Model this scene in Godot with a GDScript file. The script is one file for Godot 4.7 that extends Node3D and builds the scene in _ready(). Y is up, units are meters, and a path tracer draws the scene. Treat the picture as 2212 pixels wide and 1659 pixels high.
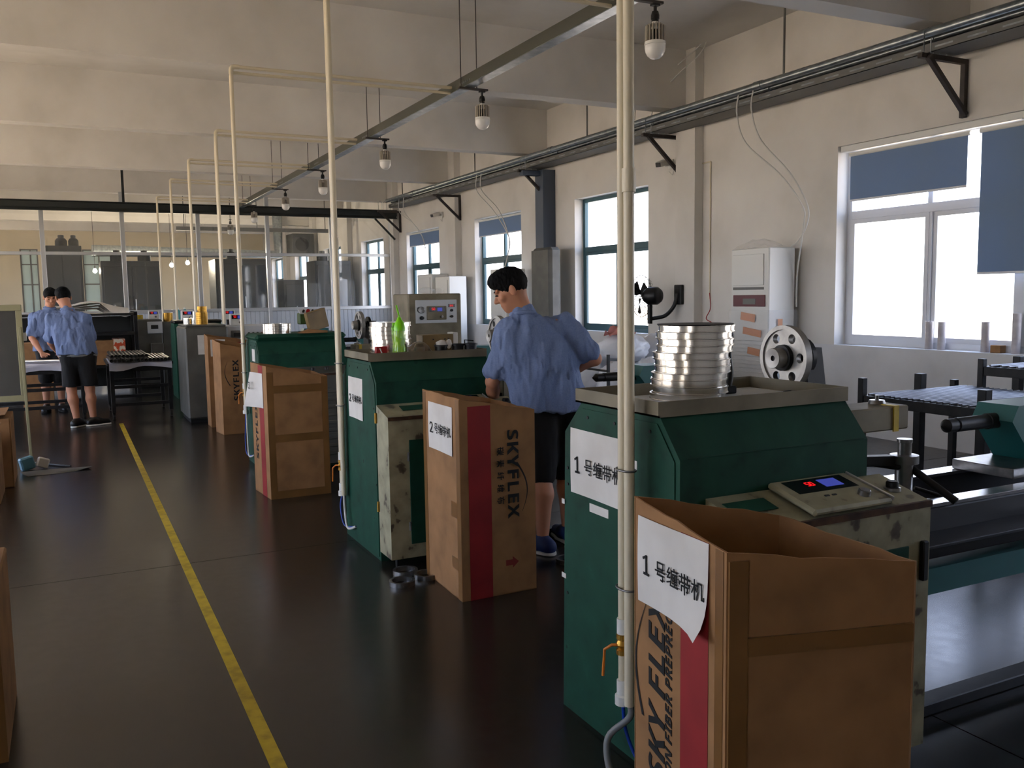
extends Node3D
# A machine hall: a row of green tape wrapping machines along an aisle, windows on the right, a glazed partition at the far end.
# x runs across the hall (right wall at 7.5), y up, -z runs down the aisle. Metres.

const WX := 7.5
const CEIL := 4.65
const BAR_Y := 3.58
const PART_Z := -21.5

var M := {}
var used := {}
var rng := RandomNumberGenerator.new()

func _ready() -> void:
	rng.seed = 7
	make_camera()
	make_light()
	make_materials()
	build_shell()
	build_windows()
	build_partition()
	build_far_room()
	build_overhead()
	build_wall_services()
	build_machines()
	build_drop_pipes()
	build_cartons()
	build_machine_items()
	build_right_side()
	build_left_side()
	build_people()

func make_camera() -> void:
	var cam := Camera3D.new()
	cam.name = "camera"
	cam.transform = Transform3D(Basis(Vector3(0.893968, -0.014823, 0.447886), Vector3(0.058192, 0.99483, -0.083225), Vector3(-0.444337, 0.100464, 0.890209)), Vector3(0, 1.55, 0))
	cam.fov = 46.73
	cam.near = 0.05
	cam.far = 300.0
	cam.current = true
	add_child(cam)

func make_light() -> void:
	var sky := ProceduralSkyMaterial.new()
	sky.sky_top_color = Color(0.68, 0.76, 0.92)
	sky.sky_horizon_color = Color(0.93, 0.93, 0.94)
	sky.ground_bottom_color = Color(0.55, 0.55, 0.55)
	sky.ground_horizon_color = Color(0.80, 0.82, 0.85)
	sky.sky_energy_multiplier = 1.0
	sky.ground_energy_multiplier = 1.0
	sky.sun_angle_max = 0.0
	var s := Sky.new()
	s.sky_material = sky
	var e := Environment.new()
	e.background_mode = Environment.BG_SKY
	e.sky = s
	e.tonemap_mode = Environment.TONE_MAPPER_LINEAR
	e.tonemap_exposure = 9.9
	e.sdfgi_enabled = true
	e.ssao_enabled = true
	e.ssil_enabled = true
	var w := WorldEnvironment.new()
	w.name = "environment"
	w.environment = e
	add_child(w)
	# afternoon sun on the left side of the building, warm; it falls through the left windows on to the floor there
	var sun := DirectionalLight3D.new()
	sun.name = "sun"
	sun.light_color = Color(1.0, 0.88, 0.70)
	sun.light_energy = 1.3
	sun.light_angular_distance = 0.6
	sun.shadow_enabled = true
	sun.sky_mode = DirectionalLight3D.SKY_MODE_LIGHT_ONLY
	add_child(sun)
	sun.look_at_from_position(Vector3.ZERO, Vector3(0.62, -0.78, -0.10), Vector3.UP)

# ---------------------------------------------------------------- mesh helpers
class Mb:
	var v := PackedVector3Array()
	var n := PackedVector3Array()
	func tri(a: Vector3, b: Vector3, c: Vector3, na: Vector3, nb: Vector3, nc: Vector3) -> void:
		if (c - a).cross(b - a).dot(na + nb + nc) < 0.0:
			v.append(a); v.append(c); v.append(b)
			n.append(na); n.append(nc); n.append(nb)
		else:
			v.append(a); v.append(b); v.append(c)
			n.append(na); n.append(nb); n.append(nc)
	func quad(a: Vector3, b: Vector3, c: Vector3, d: Vector3, nn: Vector3) -> void:
		tri(a, b, c, nn, nn, nn)
		tri(a, c, d, nn, nn, nn)
	func quads(a: Vector3, b: Vector3, c: Vector3, d: Vector3, na: Vector3, nb: Vector3, nc: Vector3, nd: Vector3) -> void:
		tri(a, b, c, na, nb, nc)
		tri(a, c, d, na, nc, nd)
	func box(at: Vector3, size: Vector3, bev := 0.0, bas := Basis.IDENTITY) -> Mb:
		var h := size * 0.5
		var e := minf(bev, minf(h.x, minf(h.y, h.z)) * 0.9)
		for a in 3:
			var b := (a + 1) % 3
			var c := (a + 2) % 3
			for s in [-1.0, 1.0]:
				var p := []
				for q in [[-1, -1], [1, -1], [1, 1], [-1, 1]]:
					var w := Vector3.ZERO
					w[a] = s * h[a]
					w[b] = q[0] * (h[b] - e)
					w[c] = q[1] * (h[c] - e)
					p.append(at + bas * w)
				var nn := Vector3.ZERO
				nn[a] = s
				quad(p[0], p[1], p[2], p[3], (bas * nn).normalized())
				if e > 0.0:
					for t in [-1.0, 1.0]:
						var p1 := Vector3.ZERO; var p2 := Vector3.ZERO; var p3 := Vector3.ZERO; var p4 := Vector3.ZERO
						p1[a] = s * h[a]; p1[b] = t * (h[b] - e); p1[c] = -(h[c] - e)
						p2[a] = s * h[a]; p2[b] = t * (h[b] - e); p2[c] = h[c] - e
						p3[a] = s * (h[a] - e); p3[b] = t * h[b]; p3[c] = h[c] - e
						p4[a] = s * (h[a] - e); p4[b] = t * h[b]; p4[c] = -(h[c] - e)
						var en := Vector3.ZERO
						en[a] = s; en[b] = t
						quad(at + bas * p1, at + bas * p2, at + bas * p3, at + bas * p4, (bas * en).normalized())
		if e > 0.0:
			for sx in [-1.0, 1.0]:
				for sy in [-1.0, 1.0]:
					for sz in [-1.0, 1.0]:
						var k := Vector3(sx, sy, sz)
						var nn := (bas * k).normalized()
						tri(at + bas * (k * Vector3(h.x, h.y - e, h.z - e)), at + bas * (k * Vector3(h.x - e, h.y, h.z - e)), at + bas * (k * Vector3(h.x - e, h.y - e, h.z)), nn, nn, nn)
		return self
	# box given by two corners
	func bx(a: Vector3, b: Vector3, bev := 0.0) -> Mb:
		return box((a + b) * 0.5, (b - a).abs(), bev)
	# square bar between two points
	func bar(a: Vector3, b: Vector3, w: float, d: float, bev := 0.0, up := Vector3.UP) -> Mb:
		var z := (b - a).normalized()
		var u := up
		if absf(z.dot(u)) > 0.95:
			u = Vector3.RIGHT
		var x := u.cross(z).normalized()
		var y := z.cross(x)
		return box((a + b) * 0.5, Vector3(w, d, a.distance_to(b)), bev, Basis(x, y, z))
	func tube(pts: Array, r, seg := 10, caps := true, closed := false) -> Mb:
		var m := pts.size()
		var rings := []
		var norms := []
		var px := Vector3.ZERO
		for i in m:
			var t: Vector3
			if closed:
				t = (pts[(i + 1) % m] - pts[(i + m - 1) % m]).normalized()
			elif i == 0:
				t = (pts[1] - pts[0]).normalized()
			elif i == m - 1:
				t = (pts[m - 1] - pts[m - 2]).normalized()
			else:
				t = ((pts[i + 1] - pts[i]).normalized() + (pts[i] - pts[i - 1]).normalized()).normalized()
			var x: Vector3
			if px == Vector3.ZERO:
				x = (Vector3.UP if absf(t.y) < 0.9 else Vector3.RIGHT).cross(t).normalized()
			else:
				x = (px - t * px.dot(t)).normalized()
			px = x
			var y := t.cross(x)
			var rr: float = r[i] if r is Array else r
			var ring := PackedVector3Array()
			var nr := PackedVector3Array()
			for k in seg:
				var a := TAU * k / seg
				var d := x * cos(a) + y * sin(a)
				ring.append(pts[i] + d * rr)
				nr.append(d)
			rings.append(ring)
			norms.append(nr)
		for i in (m if closed else m - 1):
			var j := (i + 1) % m
			for k in seg:
				var l := (k + 1) % seg
				quads(rings[i][k], rings[i][l], rings[j][l], rings[j][k], norms[i][k], norms[i][l], norms[j][l], norms[j][k])
		if caps and not closed:
			for e in [0, m - 1]:
				var nn: Vector3 = (pts[0] - pts[1]).normalized() if e == 0 else (pts[m - 1] - pts[m - 2]).normalized()
				for k in seg:
					tri(pts[e], rings[e][k], rings[e][(k + 1) % seg], nn, nn, nn)
		return self
	# lathe about local y; prof holds Vector2(radius, height)
	func lathe(xf: Transform3D, prof: Array, seg := 24) -> Mb:
		for i in prof.size() - 1:
			var p: Vector2 = prof[i]
			var q: Vector2 = prof[i + 1]
			var d := q - p
			if d.length() < 1e-6:
				continue
			var nr := Vector2(d.y, -d.x).normalized()
			for k in seg:
				var a := TAU * k / seg
				var b := TAU * (k + 1) / seg
				var ca := Vector3(cos(a), 0, sin(a))
				var cb := Vector3(cos(b), 0, sin(b))
				var up := Vector3(0, 1, 0)
				var na := (xf.basis * (ca * nr.x + up * nr.y)).normalized()
				var nb := (xf.basis * (cb * nr.x + up * nr.y)).normalized()
				var p1 := xf * (ca * p.x + up * p.y)
				var p2 := xf * (cb * p.x + up * p.y)
				var p3 := xf * (cb * q.x + up * q.y)
				var p4 := xf * (ca * q.x + up * q.y)
				if p.x > 1e-6:
					tri(p1, p2, p3, na, nb, nb)
				if q.x > 1e-6:
					tri(p1, p3, p4, na, nb, na)
		return self
	# smooth lathe
	func slathe(xf: Transform3D, prof: Array, seg := 24) -> Mb:
		var m := prof.size()
		var ns := []
		for i in m:
			var d: Vector2 = prof[mini(i + 1, m - 1)] - prof[maxi(i - 1, 0)]
			ns.append(Vector2(d.y, -d.x).normalized())
		for i in m - 1:
			var p: Vector2 = prof[i]
			var q: Vector2 = prof[i + 1]
			for k in seg:
				var a := TAU * k / seg
				var b := TAU * (k + 1) / seg
				var ca := Vector3(cos(a), 0, sin(a))
				var cb := Vector3(cos(b), 0, sin(b))
				var u := Vector3.UP
				quads(xf * (ca * p.x + u * p.y), xf * (cb * p.x + u * p.y), xf * (cb * q.x + u * q.y), xf * (ca * q.x + u * q.y),
					(xf.basis * (ca * ns[i].x + u * ns[i].y)).normalized(), (xf.basis * (cb * ns[i].x + u * ns[i].y)).normalized(),
					(xf.basis * (cb * ns[i + 1].x + u * ns[i + 1].y)).normalized(), (xf.basis * (ca * ns[i + 1].x + u * ns[i + 1].y)).normalized())
		return self
	# extrude a polygon in local xy along local z from z0 to z1
	func prism(xf: Transform3D, poly: PackedVector2Array, z0: float, z1: float) -> Mb:
		var m := poly.size()
		var area := 0.0
		for i in m:
			area += poly[i].cross(poly[(i + 1) % m])
		var sg := signf(area)
		for i in m:
			var a := poly[i]
			var b := poly[(i + 1) % m]
			var d := (b - a).normalized() * sg
			var nn := (xf.basis * Vector3(d.y, -d.x, 0)).normalized()
			quad(xf * Vector3(a.x, a.y, z0), xf * Vector3(b.x, b.y, z0), xf * Vector3(b.x, b.y, z1), xf * Vector3(a.x, a.y, z1), nn)
		var t := Geometry2D.triangulate_polygon(poly)
		var up := (xf.basis * Vector3(0, 0, signf(z1 - z0))).normalized()
		for i in t.size() / 3:
			var a := poly[t[i * 3]]
			var b := poly[t[i * 3 + 1]]
			var c := poly[t[i * 3 + 2]]
			tri(xf * Vector3(a.x, a.y, z1), xf * Vector3(b.x, b.y, z1), xf * Vector3(c.x, c.y, z1), up, up, up)
			tri(xf * Vector3(a.x, a.y, z0), xf * Vector3(b.x, b.y, z0), xf * Vector3(c.x, c.y, z0), -up, -up, -up)
		return self
	# smooth grid of points [rows][cols]
	func grid(rows: Array, wrap := false, sg := 1.0) -> Mb:
		var nr := rows.size()
		var nc: int = rows[0].size()
		var nn := []
		for i in nr:
			var row := []
			for j in nc:
				var a: Vector3 = rows[mini(i + 1, nr - 1)][j] - rows[maxi(i - 1, 0)][j]
				var jn := (j + 1) % nc if wrap else mini(j + 1, nc - 1)
				var jp := (j + nc - 1) % nc if wrap else maxi(j - 1, 0)
				var b: Vector3 = rows[i][jn] - rows[i][jp]
				var c := a.cross(b)
				row.append(c.normalized() * sg if c.length() > 1e-12 else Vector3.UP)
			nn.append(row)
		for i in nr - 1:
			for j in (nc if wrap else nc - 1):
				var l := (j + 1) % nc
				quads(rows[i][j], rows[i][l], rows[i + 1][l], rows[i + 1][j], nn[i][j], nn[i][l], nn[i + 1][l], nn[i + 1][j])
		return self
	# a thin sheet with thickness from a grid
	func sheet(rows: Array, th: float) -> Mb:
		var nr := rows.size()
		var nc: int = rows[0].size()
		var c: Vector3 = (rows[nr - 1][0] - rows[0][0]).cross(rows[0][nc - 1] - rows[0][0])
		var off := c.normalized() * th
		var back := []
		for r in rows:
			var row := []
			for p in r:
				row.append(p - off)
			back.append(row)
		grid(rows)
		grid(back, false, -1.0)
		for i in nr - 1:
			for j in [0, nc - 1]:
				var d: Vector3 = (rows[i][j] - rows[i][nc - 1 - j]).normalized()
				quad(rows[i][j], rows[i + 1][j], back[i + 1][j], back[i][j], d)
		for j in nc - 1:
			for i in [0, nr - 1]:
				var d: Vector3 = (rows[i][j] - rows[nr - 1 - i][j]).normalized()
				quad(rows[i][j], rows[i][j + 1], back[i][j + 1], back[i][j], d)
		return self
	# lumpy closed bag
	func blob(at: Vector3, r: Vector3, noise: FastNoiseLite, amp: float, nu := 20, nv := 14, flat := -1.0) -> Mb:
		var rows := []
		for i in nv + 1:
			var row := []
			var t := PI * clampf(float(i) / nv, 0.002, 0.998)
			for j in nu:
				var p := TAU * j / nu
				var d := Vector3(sin(t) * cos(p), cos(t), sin(t) * sin(p))
				var k := 1.0 + amp * noise.get_noise_3dv(d * 40.0 + at * 30.0)
				var q := Vector3(d.x * r.x, d.y * r.y, d.z * r.z) * k
				if flat > 0.0:
					q.y = maxf(q.y, -r.y * flat)
				row.append(at + q)
			rows.append(row)
		return grid(rows, true)
	func mesh() -> ArrayMesh:
		var a := []
		a.resize(Mesh.ARRAY_MAX)
		a[Mesh.ARRAY_VERTEX] = v
		a[Mesh.ARRAY_NORMAL] = n
		var m := ArrayMesh.new()
		m.add_surface_from_arrays(Mesh.PRIMITIVE_TRIANGLES, a)
		return m

func mb() -> Mb:
	return Mb.new()

func numbered(called: String) -> String:
	var k: int = used.get(called, -1) + 1
	used[called] = k
	return called if k == 0 else "%s_%03d" % [called, k]

func part(called: String, b, m: Material, parent: Node3D, label := "") -> MeshInstance3D:
	var o := MeshInstance3D.new()
	o.name = called
	o.mesh = b.mesh() if b is Mb else b
	o.material_override = m
	parent.add_child(o, true)
	if label:
		o.set_meta("label", label)
	return o

func thing(called: String, label: String, category: String, at := Vector3.ZERO, turn := 0.0, group := "") -> Node3D:
	var o := Node3D.new()
	o.name = numbered(called)
	add_child(o)
	o.position = at
	o.rotation.y = turn
	tag(o, label, category, group)
	return o

func solo(called: String, label: String, category: String, b, m: Material, at := Vector3.ZERO, turn := 0.0, group := "") -> MeshInstance3D:
	var o := MeshInstance3D.new()
	o.name = numbered(called)
	o.mesh = b.mesh() if b is Mb else b
	o.material_override = m
	add_child(o)
	o.position = at
	o.rotation.y = turn
	tag(o, label, category, group)
	return o

func tag(o: Node, label: String, category: String, group := "") -> void:
	o.set_meta("label", label)
	o.set_meta("category", category)
	if group:
		o.set_meta("group", group)

func struct_node(called: String, label := "") -> Node3D:
	var o := Node3D.new()
	o.name = called
	add_child(o)
	o.set_meta("kind", "structure")
	if label:
		o.set_meta("label", label)
	return o

func V(x: float, y: float, z: float) -> Vector3:
	return Vector3(x, y, z)

func axis_x() -> Basis:   # local y -> world x
	return Basis(Vector3(0, -1, 0), Vector3(1, 0, 0), Vector3(0, 0, 1))

func axis_z() -> Basis:   # local y -> world z
	return Basis(Vector3(1, 0, 0), Vector3(0, 0, 1), Vector3(0, -1, 0))

func arc_pts(pts: Array, r: float, steps := 5) -> Array:   # round the corners of a polyline
	var out := [pts[0]]
	for i in range(1, pts.size() - 1):
		var p: Vector3 = pts[i]
		var a: Vector3 = p + (pts[i - 1] - p).normalized() * minf(r, p.distance_to(pts[i - 1]) * 0.49)
		var b: Vector3 = p + (pts[i + 1] - p).normalized() * minf(r, p.distance_to(pts[i + 1]) * 0.49)
		for k in steps + 1:
			var t := float(k) / steps
			out.append(a.lerp(p, t).lerp(p.lerp(b, t), t))
	out.append(pts[-1])
	return out

func spline(pts: Array, steps := 6) -> Array:   # Catmull-Rom through the points
	var out := []
	var m := pts.size()
	for i in m - 1:
		for k in steps:
			out.append(pts[i].cubic_interpolate(pts[i + 1], pts[maxi(i - 1, 0)], pts[mini(i + 2, m - 1)], float(k) / steps))
	out.append(pts[m - 1])
	return out

# ---------------------------------------------------------------- materials
func noise_tex(freq: float, stops: Array, sd := 1, size := 512, oct := 4, kind := FastNoiseLite.TYPE_SIMPLEX_SMOOTH) -> NoiseTexture2D:
	var f := FastNoiseLite.new()
	f.seed = sd
	f.noise_type = kind
	f.frequency = freq
	f.fractal_octaves = oct
	var g := Gradient.new()
	var offs := PackedFloat32Array()
	var cols := PackedColorArray()
	for s in stops:
		offs.append(s[0])
		cols.append(s[1])
	g.offsets = offs
	g.colors = cols
	var t := NoiseTexture2D.new()
	t.width = size
	t.height = size
	t.seamless = true
	t.noise = f
	t.color_ramp = g
	return t

func mat(c: Color, rough := 0.6, metal := 0.0, spec := 0.5) -> StandardMaterial3D:
	var m := StandardMaterial3D.new()
	m.albedo_color = c
	m.roughness = rough
	m.metallic = metal
	m.metallic_specular = spec
	return m

func tmat(t: Texture2D, scale: float, rough := 0.6, metal := 0.0, tint := Color.WHITE) -> StandardMaterial3D:
	var m := mat(tint, rough, metal)
	m.albedo_texture = t
	m.uv1_triplanar = true
	m.uv1_world_triplanar = true
	m.uv1_scale = Vector3.ONE * scale
	return m

func bump(m: StandardMaterial3D, freq: float, cm: float, sd := 3, size := 256) -> StandardMaterial3D:
	m.heightmap_enabled = true
	m.heightmap_scale = cm
	m.heightmap_texture = noise_tex(freq, [[0.0, Color.BLACK], [1.0, Color.WHITE]], sd, size)
	return m

func pane_mat(c: Color, alpha: float) -> StandardMaterial3D:
	var m := mat(c, 0.03)
	m.transparency = BaseMaterial3D.TRANSPARENCY_ALPHA
	m.albedo_color.a = alpha
	return m

func glow(c: Color, energy: float) -> StandardMaterial3D:
	var m := mat(Color(0.02, 0.02, 0.02), 0.4)
	m.emission_enabled = true
	m.emission = c
	m.emission_energy_multiplier = energy
	return m

func make_materials() -> void:
	# floor: worn grey epoxy over concrete, polished, with scuffs and pale specks
	var fl := tmat(noise_tex(0.02, [[0.0, Color(0.125, 0.116, 0.104)], [0.5, Color(0.145, 0.135, 0.121)], [0.85, Color(0.16, 0.149, 0.134)], [0.93, Color(0.20, 0.188, 0.172)]], 11, 1024, 7), 1.3, 0.3)
	fl.roughness_texture = noise_tex(0.015, [[0.0, Color(0.215, 0.215, 0.215)], [0.5, Color(0.235, 0.235, 0.235)], [1.0, Color(0.26, 0.26, 0.26)]], 5, 512, 5)
	fl.roughness = 1.0
	fl.metallic_specular = 0.5
	M.floor = fl
	M.joint = mat(Color(0.08, 0.08, 0.08), 0.9)
	M.yellow = tmat(noise_tex(0.03, [[0.0, Color(0.55, 0.47, 0.08)], [0.5, Color(0.72, 0.62, 0.10)], [1.0, Color(0.78, 0.68, 0.14)]], 21, 256, 5), 1.2, 0.5)
	M.wall = tmat(noise_tex(0.006, [[0.0, Color(0.80, 0.785, 0.755)], [0.5, Color(0.845, 0.83, 0.805)], [1.0, Color(0.87, 0.86, 0.835)]], 31, 512, 5), 0.25, 0.85)
	M.dado = tmat(noise_tex(0.01, [[0.0, Color(0.80, 0.80, 0.80)], [0.5, Color(0.845, 0.845, 0.845)], [1.0, Color(0.87, 0.87, 0.87)]], 33, 512, 5), 0.3, 0.7)
	M.cream_wall = tmat(noise_tex(0.006, [[0.0, Color(0.82, 0.77, 0.66)], [1.0, Color(0.87, 0.82, 0.71)]], 39, 256, 4), 0.25, 0.85)
	M.alu = mat(Color(0.80, 0.81, 0.82), 0.35, 0.85)
	M.white_alu = mat(Color(0.82, 0.83, 0.85), 0.45)
	M.teal_frame = mat(Color(0.20, 0.33, 0.36), 0.45)
	M.glass = pane_mat(Color(0.95, 0.98, 0.98), 0.03)
	M.part_glass = pane_mat(Color(0.9, 0.95, 0.95), 0.025)
	var bl := mat(Color(0.45, 0.53, 0.63), 0.9)
	bl.backlight_enabled = true
	bl.backlight = Color(0.27, 0.34, 0.43)
	M.blind = bl
	M.white_plastic = mat(Color(0.85, 0.85, 0.83), 0.4)
	M.pvc = mat(Color(0.83, 0.79, 0.69), 0.38)
	M.green = tmat(noise_tex(0.012, [[0.0, Color(0.075, 0.20, 0.155)], [0.3, Color(0.09, 0.25, 0.195)], [0.75, Color(0.10, 0.275, 0.215)], [0.92, Color(0.12, 0.30, 0.235)], [0.96, Color(0.08, 0.18, 0.14)]], 41, 512, 5), 0.9, 0.45)
	M.rod = mat(Color(0.36, 0.36, 0.37), 0.28, 0.9)
	for k in [M.green]:
		k.roughness = 0.6
		k.metallic_specular = 0.3
	M.teal = mat(Color(0.13, 0.38, 0.38), 0.45)
	M.cream = tmat(noise_tex(0.02, [[0.0, Color(0.22, 0.19, 0.15)], [0.17, Color(0.33, 0.29, 0.23)], [0.24, Color(0.53, 0.52, 0.42)], [0.6, Color(0.60, 0.585, 0.48)], [1.0, Color(0.645, 0.63, 0.52)]], 43, 512, 5), 0.7, 0.5)
	M.tray = tmat(noise_tex(0.015, [[0.0, Color(0.38, 0.35, 0.27)], [0.5, Color(0.47, 0.44, 0.36)], [1.0, Color(0.53, 0.50, 0.42)]], 44, 256, 5), 0.8, 0.6)
	M.rust = tmat(noise_tex(0.03, [[0.0, Color(0.16, 0.10, 0.07)], [0.6, Color(0.28, 0.18, 0.11)], [1.0, Color(0.36, 0.26, 0.17)]], 45, 256, 5), 1.5, 0.9)
	M.grey_paint = tmat(noise_tex(0.012, [[0.0, Color(0.27, 0.27, 0.255)], [0.6, Color(0.33, 0.33, 0.31)], [1.0, Color(0.37, 0.37, 0.35)]], 46, 256, 4), 0.8, 0.5)
	M.light_panel = mat(Color(0.74, 0.76, 0.78), 0.5)
	M.steel = tmat(noise_tex(0.03, [[0.0, Color(0.42, 0.42, 0.42)], [1.0, Color(0.58, 0.57, 0.56)]], 47, 256, 4), 2.0, 0.32, 0.9)
	M.dark_steel = tmat(noise_tex(0.02, [[0.0, Color(0.09, 0.085, 0.085)], [0.7, Color(0.14, 0.135, 0.135)], [1.0, Color(0.20, 0.175, 0.155)]], 48, 256, 5), 1.5, 0.5, 0.4)
	M.ground_steel = mat(Color(0.72, 0.72, 0.73), 0.22, 0.95)
	M.bright_alu = mat(Color(0.90, 0.89, 0.87), 0.18, 1.0)
	M.cast_alu = tmat(noise_tex(0.02, [[0.0, Color(0.52, 0.51, 0.50)], [1.0, Color(0.66, 0.65, 0.63)]], 49, 256, 4), 2.0, 0.42, 0.7)
	M.galv = tmat(noise_tex(0.03, [[0.0, Color(0.50, 0.53, 0.55)], [0.6, Color(0.63, 0.66, 0.67)], [1.0, Color(0.72, 0.74, 0.74)]], 50, 256, 3), 1.2, 0.34, 0.85)
	M.tray_grey = mat(Color(0.42, 0.42, 0.41), 0.55, 0.3)
	M.trunk = mat(Color(0.27, 0.275, 0.24), 0.4, 0.2)
	M.bracket = tmat(noise_tex(0.02, [[0.0, Color(0.17, 0.15, 0.14)], [1.0, Color(0.27, 0.24, 0.22)]], 51, 256, 4), 1.5, 0.6)
	M.steel_blue = mat(Color(0.27, 0.31, 0.37), 0.5)
	M.black = mat(Color(0.035, 0.035, 0.038), 0.45)
	M.black_matte = mat(Color(0.04, 0.04, 0.042), 0.85)
	M.navy = mat(Color(0.05, 0.055, 0.09), 0.5)
	M.brass = mat(Color(0.72, 0.55, 0.24), 0.3, 0.9)
	M.orange = mat(Color(0.80, 0.45, 0.10), 0.5)
	M.blue_hose = mat(Color(0.04, 0.22, 0.62), 0.35)
	M.white_hose = mat(Color(0.80, 0.80, 0.78), 0.4)
	M.grey_hose = mat(Color(0.45, 0.46, 0.46), 0.5)
	M.dark_wall = mat(Color(0.42, 0.40, 0.37), 0.8)
	M.card = tmat(noise_tex(0.01, [[0.0, Color(0.50, 0.36, 0.22)], [0.5, Color(0.58, 0.42, 0.26)], [1.0, Color(0.63, 0.46, 0.29)]], 52, 512, 5), 0.9, 0.8)
	M.tape = tmat(noise_tex(0.012, [[0.0, Color(0.44, 0.31, 0.17)], [1.0, Color(0.52, 0.37, 0.21)]], 54, 256, 4), 0.9, 0.28)
	M.card_red = tmat(noise_tex(0.015, [[0.0, Color(0.50, 0.08, 0.09)], [1.0, Color(0.60, 0.11, 0.12)]], 55, 256, 4), 0.9, 0.7)
	M.ink = mat(Color(0.05, 0.05, 0.05), 0.8)
	M.red_ink = mat(Color(0.50, 0.16, 0.12), 0.8)
	M.paper = tmat(noise_tex(0.008, [[0.0, Color(0.80, 0.785, 0.76)], [1.0, Color(0.86, 0.85, 0.83)]], 56, 256, 4), 2.0, 0.85)
	M.cloth_white = tmat(noise_tex(0.01, [[0.0, Color(0.72, 0.72, 0.76)], [1.0, Color(0.82, 0.82, 0.86)]], 57, 256, 4), 1.0, 0.9)
	M.tape_orange = mat(Color(0.80, 0.50, 0.24), 0.35)
	M.screen_dark = mat(Color(0.05, 0.05, 0.06), 0.2)
	M.led = glow(Color(1.0, 0.10, 0.12), 0.12)
	M.lcd = glow(Color(0.33, 0.38, 0.85), 0.045)
	M.red = mat(Color(0.62, 0.07, 0.08), 0.4)
	M.maroon = mat(Color(0.36, 0.10, 0.14), 0.4)
	M.lamp_white = mat(Color(0.86, 0.86, 0.84), 0.25)
	M.lamp_globe = mat(Color(0.88, 0.88, 0.87), 0.12)
	M.lamp_fin = mat(Color(0.66, 0.63, 0.58), 0.45)
	M.shirt = tmat(noise_tex(0.05, [[0.0, Color(0.39, 0.46, 0.61)], [1.0, Color(0.46, 0.53, 0.68)]], 58, 256, 3), 6.0, 0.9)
	M.shorts = mat(Color(0.055, 0.05, 0.055), 0.9)
	M.skin = mat(Color(0.72, 0.50, 0.38), 0.6)
	M.skin.subsurf_scatter_enabled = true
	M.skin.subsurf_scatter_strength = 0.05
	M.hair = mat(Color(0.02, 0.019, 0.02), 0.8, 0.0, 0.3)
	var film := mat(Color(0.92, 0.93, 0.95), 0.25)
	film.transparency = BaseMaterial3D.TRANSPARENCY_ALPHA
	film.roughness = 0.3
	film.albedo_color.a = 0.16
	M.film = film
	M.sack = bump(mat(Color(0.84, 0.85, 0.87), 0.4), 0.03, 0.6)
	M.clear = pane_mat(Color(0.85, 0.88, 0.86), 0.18)
	M.lime = mat(Color(0.50, 0.85, 0.05), 0.3)
	var lg := pane_mat(Color(0.62, 0.88, 0.08), 0.5)
	M.lime_clear = lg
	M.cyan = mat(Color(0.05, 0.55, 0.55), 0.3)
	M.oven = tmat(noise_tex(0.01, [[0.0, Color(0.085, 0.095, 0.095)], [1.0, Color(0.13, 0.14, 0.14)]], 59, 256, 4), 0.6, 0.5)
	M.oven_grey = mat(Color(0.25, 0.25, 0.24), 0.6)
	M.rail = mat(Color(0.09, 0.115, 0.11), 0.5)
	M.board = tmat(noise_tex(0.006, [[0.0, Color(0.27, 0.265, 0.25)], [1.0, Color(0.33, 0.325, 0.305)]], 60, 256, 4), 0.8, 0.7)
	M.board_frame = mat(Color(0.62, 0.60, 0.46), 0.6)
	M.out_ground = mat(Color(0.74, 0.71, 0.65), 0.9)
	M.foliage = mat(Color(0.18, 0.22, 0.10), 0.8)
	M.frost = mat(Color(0.75, 0.82, 0.80), 0.8)
	M.frost.backlight_enabled = true
	M.frost.backlight = Color(0.35, 0.4, 0.4)

# ---------------------------------------------------------------- the hall
const WIN_R := [[-7.12, -3.05], [-12.65, -10.6], [-16.62, -14.56], [-20.65, -18.54], [-24.35, -22.4], [-28.4, -26.4], [-32.4, -30.4], [-36.4, -34.4], [-1.8, 0.8]]
const WIN_L := [[0.9, 2.5], [-6.6, -2.6], [-11.4, -7.4], [-16.2, -12.2], [-20.6, -17.0], [-27.0, -23.5], [-35.0, -31.0]]
const LX := -4.4
const FAR_Z := -38.0
const BACK_Z := 5.0

func wall_with_openings(x0: float, x1: float, wins: Array, y0: float, y1: float, called: String) -> Node3D:
	var root := struct_node(called)
	var srt := wins.duplicate()
	srt.sort_custom(func(a, b): return a[0] < b[0])
	var up := mb()
	var z := FAR_Z
	for w in srt:
		up.bx(V(x0, y0, z), V(x1, CEIL, w[0]))
		up.bx(V(x0, y1, w[0]), V(x1, CEIL, w[1]))
		z = w[1]
	up.bx(V(x0, y0, z), V(x1, CEIL, BACK_Z))
	part("plaster", up, M.wall, root)
	part("dado", mb().bx(V(x0, 0.0, FAR_Z), V(x1, y0, BACK_Z)), M.dado, root)
	return root

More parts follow.
